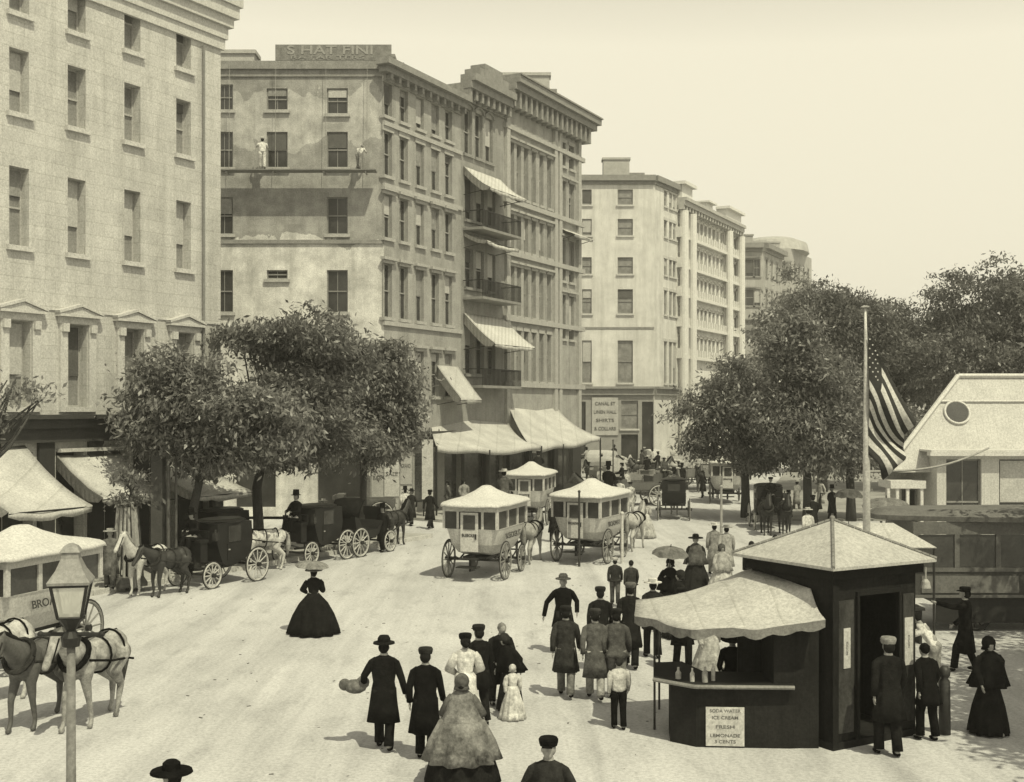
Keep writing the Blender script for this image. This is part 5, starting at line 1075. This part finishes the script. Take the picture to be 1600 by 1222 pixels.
def pl_(P, t):
    L_ = [0]
    for a, c_ in zip(P, P[1:]): L_.append(L_[-1] + (Vector(c_) - Vector(a)).length)
    t *= L_[-1]
    for i in range(len(P) - 1):
        if t <= L_[i + 1] + 1e-6: return Vector(P[i]).lerp(Vector(P[i + 1]), (t - L_[i]) / (L_[i + 1] - L_[i]))
for j in range(9):
    v_ = j / 8; rows.append([])
    for i in range(n * 2 + 1):
        u = i / (n * 2); p = pl_(back, u).lerp(pl_(edge, u), v_); p.z += -.1 * sin(pi * v_) + .015 * noise.noise(p * 2.5) - .05 * v_ * abs(sin(u * 9.4)); 
        if j == 8: p.z -= .02 * sin(u * 20)
        rows[-1].append(b.verts.new(p - Vector((3.7, 20.2, 0))))
vb = BM(); q0 = [vb.verts.new(x.co + Vector((0, 0, -.006))) for x in rows[-1]]; q1 = [vb.verts.new(x.co + Vector((0, .01, -.11 - .06 * abs(sin(i * .65))))) for i, x in enumerate(rows[-1])]
for i in range(n * 2): vb.faces.new((q0[i], q1[i], q1[i + 1], q0[i + 1]))
for r0, r1 in zip(rows, rows[1:]):
    for i in range(n * 2): b.faces.new((r0[i], r1[i], r1[i + 1], r0[i + 1]))
o = obj('canopy', b, mat('canopy canvas', .5, .9, .18, 1.1, .5, trans=.08, kind='boards', bsc=.5), bo, smooth=True); md = o.modifiers.new('t', 'SOLIDIFY'); md.thickness = .008; o2_ = obj('valance', vb, mat('valance with painted shade', .2, .9, .3, 3), o); o2_.modifiers.new('t', 'SOLIDIFY').thickness = .006  # valance coloured darker than the canopy, its shade painted in
for i, (x, y, r_, t_) in enumerate(((2.75, 20.1, .05, .5), (2.95, 19.9, .04, .6), (3.15, 19.85, .05, .4), (3.3, 19.95, .035, .6))):
    b = BM(); lathe(b, [(r_, 0), (r_, .1 + .03 * i), (r_ * .4, .14 + .03 * i), (r_ * .4, .19 + .03 * i)], 12); o = obj('bottle' if i % 2 else 'jar', b, paint(t_, .2)); o.location = (x, y, 1.052)
    tag(o, ('squat pale jar', 'tall pale bottle', 'wide grey jar', 'slim pale bottle')[i] + (' at the left end of the booth counter', ' second from the left on the booth counter', ' third from the left on the booth counter', ' rightmost on the booth counter')[i], 'bottle' if i % 2 else 'jar', 'vessels on the booth counter')

# ------------------------------------------------------------------ flagpole and flag
fp = thing('flagpole', 'white painted flagpole rising behind the kiosk', 'flagpole', (Xp(1354, 27), 27, 0))
b = BM(); tube(b, [(0, 0, 0), (0, 0, 4.6), (-.02, 0, 7.2), (-.03, 0, 7.75)], [.09, .08, .035, .025], 12); obj('pole', b, paint(.68), fp, smooth=True); b = BM(); ball(b, (-.03, 0, 7.78), .06, (1.6, 1.6, .5)); obj('truck', b, paint(.5), fp)
b = BM(); NU, NV = 48, 26; zt, zb_ = 7.2, 4.5; V = []
for j in range(NV + 1):
    v_ = j / NV; row = []
    for i in range(NU + 1):
        u = i / NU; L_ = u * (1 - .55 * v_ ** 1.3)
        x = .07 + .98 * L_ + .08 * sin(v_ * 8 + u * 3) * min(1, u * 3); z = zt + (zb_ - zt) * v_ - (1.95 - .7 * v_) * L_ - .25 * sin(pi * u) * L_
        y = -.12 + .16 * sin(v_ * 9 + u * 4.5) * min(1, u * 2.5 + .25) + .07 * sin(v_ * 22 - u * 3) * u
        row.append(b.verts.new((x - .05, y, z)))
    V.append(row)
for j in range(NV):
    for i in range(NU):
        f = b.faces.new((V[j][i], V[j + 1][i], V[j + 1][i + 1], V[j][i + 1])); f.material_index = 2 if (j < 10 and i < 13) else (1 if (j // 2) % 2 == 0 else 0)
flag = obj('flag', b, mat('flag light stripe', .66, .9, .06, trans=.25), None, smooth=True); flag.location = fp.location; flag.data.materials.append(mat('flag dark stripe', .035, .9, .1)); flag.data.materials.append(mat('flag dark canton', .03, .9, .1))
md = flag.modifiers.new('t', 'SOLIDIFY'); md.thickness = .008
tag(flag, 'striped american flag hanging in diagonal folds from the white pole', 'flag')
for r_ in range(4):
    for c_ in range(4):
        j, i = 1 + r_ * 2.3, 1.5 + c_ * 2.8; p = V_ = flag.data.vertices[int(j) * (NU + 1) + int(i)].co
        b = BM()
        for dy_ in (-.012, .02):
            ctr = p + Vector((0, dy_, 0)); vs = [b.verts.new(ctr + Vector((cos(k * pi / 5 + pi / 2) * (.026 if k % 2 == 0 else .011), 0, sin(k * pi / 5 + pi / 2) * (.026 if k % 2 == 0 else .011)))) for k in range(10)]; b.faces.new(vs)
        obj('star', b, paint(.7), flag)

# ------------------------------------------------------------------ lamp, posts, stalls, hoarding
lp = thing('street_lamp', 'near street lamp with tapered glass lantern on a slim post at the lower left', 'street lamp', (-4.75, 13.1, 0))
b = BM(); tube(b, [(0, 0, 0), (0, 0, .9), (0, 0, 1.0), (0, 0, 2.95)], [.11, .1, .055, .045], 12); obj('post', b, mat('weathered lamp post', .17, .7, .3, 5), lp, smooth=True)
b = BM(); loft(b, [(0, 0, 2.95, .09, .09), (0, 0, 3.05, .11, .11), (0, 0, 3.12, .05, .05), (0, 0, 3.2, .1, .1), (0, 0, 3.26, .15, .15)], 12); tube(b, [(-.33, 0, 3.08), (.33, 0, 3.08)], .022, 8); ball(b, (-.33, 0, 3.08), .035); ball(b, (.33, 0, 3.08), .035); obj('ladder_bar', b, IRON, lp)
b = BM()
for i in range(4):
    a = pi / 4 + i * pi / 2 + .2; b_ = Vector((cos(a) * .17, sin(a) * .17, 3.27)); t_ = Vector((cos(a) * .26, sin(a) * .26, 3.62)); tube(b, [b_, t_], .018, 6)
    a2_ = a + pi / 2; tube(b, [b_, (cos(a2_) * .17, sin(a2_) * .17, 3.27)], .015, 6); tube(b, [t_, (cos(a2_) * .26, sin(a2_) * .26, 3.62)], .018, 6)
obj('lantern_frame', b, IRON, lp)
gm = bpy.data.materials.new('lantern glass'); gm.use_nodes = True; gb = gm.node_tree.nodes['Principled BSDF']; gb.inputs['Base Color'].default_value = (.75, .75, .7, 1); gb.inputs['Roughness'].default_value = .15; gb.inputs['Alpha'].default_value = .45
b = BM(); r0 = [(cos(pi / 4 + .2 + i * pi / 2), sin(pi / 4 + .2 + i * pi / 2)) for i in range(4)]
for i in range(4): b.faces.new([b.verts.new((x * k, y * k, z)) for (x, y), k, z in ((r0[i], .168, 3.28), (r0[(i + 1) % 4], .168, 3.28), (r0[(i + 1) % 4], .255, 3.615), (r0[i], .255, 3.615))])
obj('lantern_glass', b, gm, lp)
b = BM(); pr = [(.3, 3.63), (.31, 3.66), (.2, 3.78), (.13, 3.9), (.12, 3.96), (.15, 3.97), (.1, 4.03), (0.03, 4.06)]
Rg = [[b.verts.new((cos(pi / 4 + .2 + k * pi / 2) * r_, sin(pi / 4 + .2 + k * pi / 2) * r_, z)) for k in range(4)] for r_, z in pr]
for p, q in zip(Rg, Rg[1:]):
    for k in range(4): b.faces.new((p[k], p[(k + 1) % 4], q[(k + 1) % 4], q[k]))
b.faces.new(Rg[0][::-1]); b.faces.new(Rg[-1]); obj('lantern_cap', b, paint(.3), lp)
b = BM(); tube(b, [(0, 0, 3.27), (0, 0, 3.42)], .02, 6); obj('burner', b, RIM, lp)
for px, Y, h_, r_, t_, lb in ((972, 43.5, 1.75, .06, .66, 'short white post standing in the road right of the right-hand omnibus'), (1127, 50, 2.3, .06, .4, 'thin pale post below the distant white omnibus'), (905, 42.6, 2.6, .045, .06, 'thin dark post directly in front of the right-hand omnibus'), (958, 74, 3.6, .05, .12, 'dark post at the far tip of the peaked street awning')):
    p = thing('post', lb, 'post', (Xp(px, Y), Y, 0)); b = BM(); tube(b, [(0, 0, 0), (0, 0, h_)], [r_, r_ * .8], 10); obj('shaft', b, paint(t_), p); b = BM(); ball(b, (0, 0, h_ + r_ * .6), r_ * 1.2); obj('cap', b, paint(t_), p)
p = thing('bollard', 'dark turned wooden post with knob, left of the woman in black', 'bollard', (Xp(1476, 20.6), 20.6, 0)); b = BM(); loft(b, [(0, 0, 0, .1, .1), (0, 0, .9, .09, .09), (0, 0, .95, .055, .055), (0, 0, 1.0, .09, .09), (0, 0, 1.08, .1, .1), (0, 0, 1.16, .05, .05)], 14); obj('shaft', b, paint(.06), p, smooth=True)
ho = thing('poster_hoarding', 'hoarding pasted with pale bills at street level below the patched side wall', 'hoarding', (Xp(612, 60), 60.2, 0)); 
x0, x1 = Xp(578, 60) - ho.location.x, Xp(645, 60) - ho.location.x
b = BM(); box(b, x0, x1, -.03, .05, .3, 3.5); box(b, x0 + .1, x0 + .18, .053, .15, 0, 3.4); box(b, x1 - .18, x1 - .1, .053, .15, 0, 3.4); obj('boards', b, mat('old boards', .25, .9, .2, 3), ho)
for i, (a, c_, z0, z1, t_, wds) in enumerate(((.03, .3, .5, 3.3, .5, 'B&R'), (.33, .68, 1.2, 3.0, .66, 'SALE'), (.7, .97, .5, 1.7, .6, 'OPERA'), (.7, .97, 1.8, 3.2, .5, 'GRAND'), (.34, .66, .4, 1.1, .5, 'BALL'))):
    b = BM(); box(b, x0 + (x1 - x0) * a, x0 + (x1 - x0) * c_, -.05, -.033, z0, z1); pb = obj('bill', b, paint(t_), ho); text('lettering', wds, .3, paint(.12), pb, facing((x0 + (x1 - x0) * (a + c_) / 2, -.052, (z0 + z1) / 2 + .2)), fit=(x1 - x0) * (c_ - a) * .8, depth=.002)
sg = thing('signboard', 'tall blank white board on posts right of the pasted hoarding', 'signboard', (Xp(668, 61), 61, 0)); b = BM(); box(b, -.28, .28, -.03, .03, 1.0, 4.0); obj('board', b, paint(.66), sg); b = BM(); tube(b, [(-.2, .06, 0), (-.2, .06, 3.8)], .04, 6); tube(b, [(.2, .06, 0), (.2, .06, 3.8)], .04, 6); obj('post', b, WOOD, sg)
for px, py, Y, r_, t_, lb in ((1326, 764, 42, .5, .1, 'large dark open umbrella left of the flagpole'), (1385, 778, 38, .75, .2, 'wide grey open umbrella right of the flagpole')):
    parasol((Xp(px, Y), Y, Zp(py, Y)), lb, r_, t_, pole=Zp(py, Y), drop=.3)
st_ = thing('canvas_stall', 'low white canvas stall just behind the kiosk roof at the foot of the flagpole', 'stall', (Xp(1380, 29), 29, 0)); b = BM(); R = []
for (x0_, y0_, z_) in (((-1.25, -.8, 2.3)), ((1.0, -.8, 2.3)), ((1.0, 1.2, 2.35)), ((-1.25, 1.2, 2.35))): R.append(b.verts.new((x0_, y0_, z_))); 
t0_, t1_ = b.verts.new((-.5, .2, 2.78)), b.verts.new((.3, .2, 2.78)); b.faces.new((R[0], R[1], t1_, t0_)); b.faces.new((R[2], R[3], t0_, t1_)); b.faces.new((R[1], R[2], t1_)); b.faces.new((R[3], R[0], t0_)); o = obj('canvas', b, CANVAS, st_); o.modifiers.new('t', 'SOLIDIFY').thickness = .02
for x, y in ((-1.2, -.75), (.95, -.75), (.95, 1.15), (-1.2, 1.15)): b = BM(); tube(b, [(x, y, 0), (x, y, 2.3)], .03, 6); obj('post', b, WOOD, st_)
b = BM(); box(b, -1.1, .8, -.6, 0, .8, .86); box(b, -1.0, -.94, -.5, -.1, 0, .797); box(b, .7, .76, -.5, -.1, 0, .797); obj('table', b, WOOD, st_)

# ------------------------------------------------------------------ people
def G(px, py): x, y = gp(px, py); return (x, y, 0)
D_ = dict
dn = ((-.25, -.03, 1.13), (-.3, -.02, .9)); 
p1 = person(G(600, 1172), -4, 'man in long dark coat and round felt hat carrying a bundle in his left arm', 1.78, coat=.025, legs=.03, hat='bowler', hatc=.03, stride=.16, armL=((-.3, -.05, 1.15), (-.34, .12, .98)), armR=((.28, -.04, 1.12), (.33, .04, .88)), coatlen=.5)
b = BM(); ball(b, (0, 0, 0), .15, (1.3, .9, .8)); ball(b, (-.17, 0, .03), .1); ball(b, (.12, .03, .06), .11); o = obj('bundle', b, fab(.16), None, smooth=True); o.location = (p1.location.x - .48, p1.location.y + .12, 1.0); tag(o, 'round grey cloth bundle held at the hip of the man in the round hat', 'bundle')
person(G(665, 1188), -8, 'man in black knee-length coat and cap just left of the woman in the wide skirt', 1.74, coat=.02, legs=.02, hat='cap', hatc=.06, stride=.07, coatlen=.52)
person((Xp(722, 17.9), 17.9, 0), -5, 'woman in an enormous hooped grey skirt over a dark underskirt, nearest the camera', 1.58, 'woman', coat=.13, skirt=.201, skirt2=.03, shawl=.171, hat='bonnet', hatc=.12, hemr=.6, armL=((-.3, .05, 1.1), (-.2, .25, 1.0)), armR=((.3, .05, 1.1), (.2, .25, 1.0)))
person((Xp(727, 20.6), 20.6, 0), 10, 'woman in a white dress and small black hat, behind the enormous grey skirt', 1.68, 'woman', coat=.72, skirt=.7, hat='cap', hatc=.02, hemr=.34, armL=((-.27, .05, 1.12), (-.15, .2, 1.02)), armR=((.27, .05, 1.12), (.15, .2, 1.02)))
person((Xp(748, 21.2), 21.2, 0), 30, 'slim man in dark clothes at the right elbow of the woman in white', 1.72, coat=.025, legs=.04, hat='cap', hatc=.05, stride=.1, coatlen=.3, armL=((-.28, .05, 1.12), (-.3, .3, 1.1)))
person((Xp(778, 22.6), 22.6, 0), 200, 'bareheaded man in dark coat stooping over the child in white', 1.6, coat=.04, legs=.06, hat='bare', hair=.2, stride=.08, lean=.35, coatlen=.5, armL=((-.25, .15, 1.1), (-.15, .4, .98)), armR=((.25, .12, 1.1), (.2, .35, .95)))
person((Xp(796, 22.2), 22.2, 0), 150, 'woman in dark cloak bending beside the stooping man', 1.45, 'woman', coat=.03, skirt=.05, shawl=.025, hat='bonnet', hatc=.06, hemr=.28, lean=.35)
person((Xp(801, 21.6), 21.6, 0), 185, 'small child in a full white dress beside the stooping couple', .95, 'woman', coat=.7, skirt=.72, hat='bonnet', hatc=.6, hemr=.42)
pw = person(G(490, 990), 20, 'woman alone in the open street in a black crinoline with a wide light hat', 1.6, 'woman', coat=.03, skirt=.025, shawl=None, hat='wide', hatc=.2, hemr=.66, armL=((-.26, .1, 1.15), (-.15, .25, 1.05)), armR=((.26, .1, 1.12), (.12, .25, 1.25)))
parasol((pw.location.x - .02, pw.location.y - .08, 1.78), 'pale grey parasol over the lone woman in black crinoline', .42, .25, 4, 5, .12, .75)
person((Xp(880, 27.3), 27.3, 0), 178, 'man in open black frock coat striding ahead of the close walking group', 1.75, coat=.02, legs=.05, hat='bowler', hatc=.1, stride=.2, coatlen=.35, armL=((-.3, -.08, 1.15), (-.3, .02, .93)), armR=((.36, -.1, 1.12), (.42, -.12, .82)), shirt=.6)
gg = 'men walking away in a close group'
person(G(884, 1090), -6, 'left front man of the walking group, long dark coat over pale stockings', 1.72, coat=.085, legs=.2, hat='cap', hatc=.04, stride=.24, coatlen=.45, group=gg)
person(G(930, 1094), -3, 'middle front man of the walking group in a full-skirted dark grey coat', 1.7, coat=.12, legs=.45, hat='cap', hatc=.09, stride=.24, coatlen=.5, group=gg)
person(G(963, 1094), -6, 'right front man of the walking group in a short dark tunic', 1.7, coat=.1, legs=.25, hat='cap', hatc=.04, stride=.16, coatlen=.12, group=gg)
person(G(967, 1140), 4, 'small boy in white shirt and dark trousers behind the walking group', 1.22, coat=None, shirt=.6, legs=.02, hat='bare', hair=.06, stride=.08)
person((Xp(938, 25.6), 25.6, 0), 0, 'capped man half hidden behind the front row of the walking group', 1.74, coat=.035, legs=.05, hat='cap', hatc=.05, coatlen=.3, group=gg)
person((Xp(985, 25.8), 25.8, 0), -10, 'tall man in dark tail coat at the right rear of the walking group', 1.8, coat=.04, legs=.04, hat='cap', hatc=.14, stride=.15, coatlen=.5, group=gg)
person(G(961, 946), -4, 'boy with white cap in the pair below the right-hand omnibus', 1.32, coat=.07, legs=.12, hat='cap', hatc=.6, stride=.12, coatlen=.08)
person((Xp(986, 33.5), 33.5, 0), 6, 'bareheaded boy in loose jacket in the pair below the right-hand omnibus', 1.34, coat=.09, legs=.08, hat='bare', hair=.05, stride=.1, coatlen=.1)
person((Xp(857, 14.0), 14.0, 0), 172, 'soldier in grey tunic and dark forage cap facing the camera at the bottom edge', 1.7, coat=.07, legs=.08, hat='cap', hatc=.02, stride=.08, coatlen=.2, shirt=.4, armR=((.29, -.06, 1.14), (.31, .0, .9)), armL=((-.29, -.06, 1.14), (-.31, .0, .9)))
person((Xp(268, 13.0), 13.0, 0), 70, 'man of whom only a dark wide-brimmed hat and shoulder show at the bottom left', 1.68, coat=.03, legs=.03, hat='wide', hatc=.02)
# around the booth
person((Xp(1020, 26.9), 26.9, 0), 10, 'man in white straw hat at the left end of the booth canopy', 1.72, coat=.05, legs=.04, hat='straw', hatc=.7, coatlen=.3)
person((Xp(1066, 25.6), 25.6, 0), 190, 'man in black standing in the shade under the booth canopy', 1.72, coat=.02, legs=.02, hat='cap', coatlen=.4)
w_ = person((Xp(1047, 31.5), 31.5, 0), 160, 'woman in a black cloak under a grey parasol beyond the booth', 1.62, 'woman', coat=.02, skirt=.02, shawl=.018, hat='bonnet', hatc=.03, hemr=.5, armR=((.26, .1, 1.15), (.1, .25, 1.25)))
parasol((w_.location.x, w_.location.y - .15, 1.95), 'grey parasol held by the woman in black beyond the booth', .48, .18, 8, 3, .2, .8)
person((Xp(1087, 36.5), 36.5, 0), 175, 'woman in flat black hat and grey cape, walking towards the booth', 1.7, 'woman', coat=.05, skirt=.05, shawl=.11, hat='wide', hatc=.02, hemr=.46)
person((Xp(1128, 35.5), 35.5, 0), 190, 'woman in light dress and shawl right of the grey cape', 1.55, 'woman', coat=.5, skirt=.55, shawl=.4, hat='bonnet', hatc=.1, hemr=.5)
person((Xp(1062, 29.3), 29.3, 0), 100, 'woman in dark grey dress close behind the booth canopy', 1.6, 'woman', coat=.04, skirt=.06, hat='bonnet', hatc=.05, hemr=.48)
person((Xp(1116, 40.5), 40.5, 0), 0, 'man in pale hat, left of two beyond the booth', 1.7, coat=.25, legs=.3, hat='straw', hatc=.65); person((Xp(1135, 39.5), 39.5, 0), 0, 'man in pale hat and grey jacket, right of two beyond the booth', 1.72, coat=.4, legs=.3, hat='straw', hatc=.3)
person((Xp(1174, 35), 35, 0), 5, 'bareheaded man showing left above the kiosk eaves', 1.7, coat=.03, hat='bare', hair=.05); person((Xp(1211, 37), 37, 0), -5, 'dark-haired man showing right above the kiosk eaves', 1.68, coat=.04, hat='bare', hair=.03)
person((Xp(1262, 46.5), 46.5, 0), 20, 'large figure in white jacket behind the kiosk roof', 1.72, coat=.7, legs=.6, hat='straw', hatc=.6, coatlen=.2); person((Xp(1270, 53), 53, 0), 10, 'man in dark jacket and cap beyond the white jacket', 1.75, coat=.04, hat='cap')
person((3.95, 21.7, 0), 165, 'vendor in a wide black hat leaning over the booth counter', 1.55, coat=.02, legs=.02, hat='wide', hatc=.015, lean=.35, armL=((-.25, .15, 1.05), (-.15, .35, 1.0)), armR=((.25, .15, 1.05), (.2, .38, 1.0)))
person((Xp(1108, 24.2), 24.2, 0), 190, 'woman in white blouse glimpsed under the booth canopy', 1.6, 'woman', coat=.7, skirt=.5, hat='bonnet', hatc=.15, hemr=.4)
# right of the kiosk
person((Xp(1388, 19.3), 19.3, 0), 5, 'heavy man in dark coat and light-topped cap before the kiosk doorway', 1.86, coat=.03, legs=.03, hat='cap', hatc=.3, stride=.1, coatlen=.42)
person((Xp(1450, 20.2), 20.2, 0), 20, 'man in black leaning at the right corner of the kiosk', 1.6, coat=.02, legs=.02, hat='bare', hair=.02, lean=.15, coatlen=.3, stride=.08)
person((Xp(1546, 20.6), 20.6, 0), 185, 'woman in black dress and veil standing at the lower right', 1.62, 'woman', coat=.03, skirt=.03, shawl=.025, hat='bonnet', hatc=.02, hemr=.34)
person((Xp(1508, 25.5), 25.5, 0), 60, 'man in black with raised arm beside the street railway car', 1.75, coat=.02, legs=.02, hat='cap', stride=.2, armL=((-.3, .2, 1.35), (-.25, .5, 1.4)))
person((Xp(1462, 23.8), 23.8, 0), 60, 'man in white shirt sleeves bending between the kiosk and the street railway car', 1.6, coat=None, shirt=.75, legs=.3, hat='bare', hair=.03, lean=.6, armL=((-.25, .25, 1.2), (-.3, .5, 1.3)), armR=((.25, .25, 1.2), (.2, .5, 1.1)))
# left pavement and far people
for px, Y, rz, lb, kw in ((633, 59, 20, 'man in white shirt beside the pasted hoarding', D_(coat=None, shirt=.7, legs=.05, hat='top')), (643, 57.5, 150, 'man in dark grey coat, centre of three by the hoarding', D_(coat=.06, legs=.05, hat='bowler')), (672, 56, -30, 'striding man in dark coat at the right of the hoarding', D_(coat=.04, legs=.05, hat='cap', stride=.3)),
        (866, 50.5, 10, 'man in black standing close left of the right-hand omnibus', D_(coat=.03, legs=.03, hat='top')), (1008, 52, 20, 'woman in pale dress walking right of the right-hand omnibus', D_(kind='woman', coat=.5, skirt=.5, hat='bonnet', hemr=.45)), (945, 70, 10, 'man in white coat by the far awning post', D_(coat=.6, legs=.4, hat='straw', hatc=.6)),
        (968, 66, 160, 'man in black waistcoat and white sleeves behind the right-hand omnibus roof', D_(coat=None, shirt=.6, legs=.05, hat='bowler')), (985, 64, 180, 'man in white with dark cap near the low brown cart', D_(coat=.6, legs=.5, hat='cap')), (1245, 66, 30, 'man in grey walking on the park side path', D_(coat=.3, legs=.2, hat='straw', hatc=.5)),
        (1300, 60, 200, 'man in dark suit by the park trees left of the large umbrella', D_(coat=.04, hat='top')), (700, 62, 90, 'man in shade under the wide street awning', D_(coat=.1, legs=.1, hat='cap')), (725, 63, 200, 'woman in grey under the wide street awning', D_(kind='woman', coat=.3, skirt=.3, hat='bonnet', hemr=.42)),
        (60, 33, 100, 'man in dark clothes under the largest left awning', D_(coat=.05, hat='bowler')), (172, 36.5, 190, 'man in grey under the lettered awning', D_(coat=.15, legs=.1, hat='straw', hatc=.4)), (350, 46, 30, 'man in black between the trunks behind the hacks', D_(coat=.03, hat='top')), (505, 52, 200, 'man in shirt sleeves on the pavement behind the middle hack', D_(coat=None, shirt=.65, hat='straw', hatc=.5)),
        (1490, 33.5, 180, 'figure in white cap behind the street railway car roof', D_(coat=.5, hat='cap', hatc=.6)), (1170, 95, 0, 'tiny figure in dark clothes deep in the tree shade', D_(coat=.05)), (920, 88, 0, 'tiny figure in light clothes at the corner of the pale building', D_(coat=.5, hat='straw')), (1060, 90, 0, 'tiny dark figure crossing before the marble hotel', D_(coat=.05))):
    kk = dict(kw); x_ = (Xp(px, Y), Y, .14 if Y > 60 and px < 800 or px < 180 else 0); person(x_, rz, lb, rnd.uniform(1.62, 1.78), **kk)

# ------------------------------------------------------------------ small litter and haze
b = BM()
for i in range(260):
    Y = rnd.uniform(14, 60); X = rnd.uniform(-.28, .12) * Y; s_ = rnd.uniform(.008, .024); a = rnd.uniform(0, 6)
    box(b, -s_ * rnd.uniform(.6, 2.5), s_ * 1.5, -s_ * .6, s_ * .7, 0.002, s_ * .5, Matrix.Translation((X, Y, 0)) @ Matrix.Rotation(a, 4, 'Z'))
struct(obj('street_litter', b, mat('straw and dung', .14, .9, .3)), 'stuff')['label'] = 'scattered straw and droppings on the dusty street'
b = BM(); box(b, -950, 950, -80, 1550, -1, 34)
for i, (px, Y, c_, hh, lb) in enumerate(((938, 82, .5, 'straw', 'light-coated man in straw hat left in the far crowd'), (962, 90, .04, 'top', 'top-hatted man at the lettered wall'), (978, 76, .6, 'cap', 'man in white beside the dark crossing cart'), (1012, 86, .05, 'bowler', 'dark man stepping between the far carts'), (1022, 94, .5, 'straw', 'pale figure in straw hat among the far carts'),
        (1066, 84, .04, 'top', 'dark man right above the glossy black carriage'), (1078, 92, .4, 'straw', 'grey figure before the marble hotel columns'), (1098, 76, .05, 'bowler', 'dark man at the near side of the distant omnibus'), (1110, 90, .5, 'straw', 'light figure behind the distant omnibus'), (928, 64, .6, 'straw', 'man in white shirt directly above the right-hand omnibus roof'), (1232, 58, .05, 'cap', 'man in dark coat between the park trunks'), (1282, 66, .5, 'straw', 'light figure deep between the park trunks'))):
    person((Xp(px, Y), Y, 0), rnd.uniform(0, 360), lb, rnd.uniform(1.6, 1.78), coat=c_, legs=.06 if i % 2 else .3, hat=hh, hatc=.5 if hh == 'straw' else .03)
hz = bpy.data.materials.new('haze'); hz.use_nodes = True; hn = hz.node_tree; hn.nodes.clear()
pv = hn.nodes.new('ShaderNodeVolumePrincipled'); pv.inputs['Color'].default_value = (.97, .96, .9, 1); pv.inputs['Density'].default_value = .0009; pv.inputs['Anisotropy'].default_value = .2
ho_ = hn.nodes.new('ShaderNodeOutputMaterial'); hn.links.new(pv.outputs[0], ho_.inputs['Volume'])
struct(obj('haze', b, hz), 'stuff')
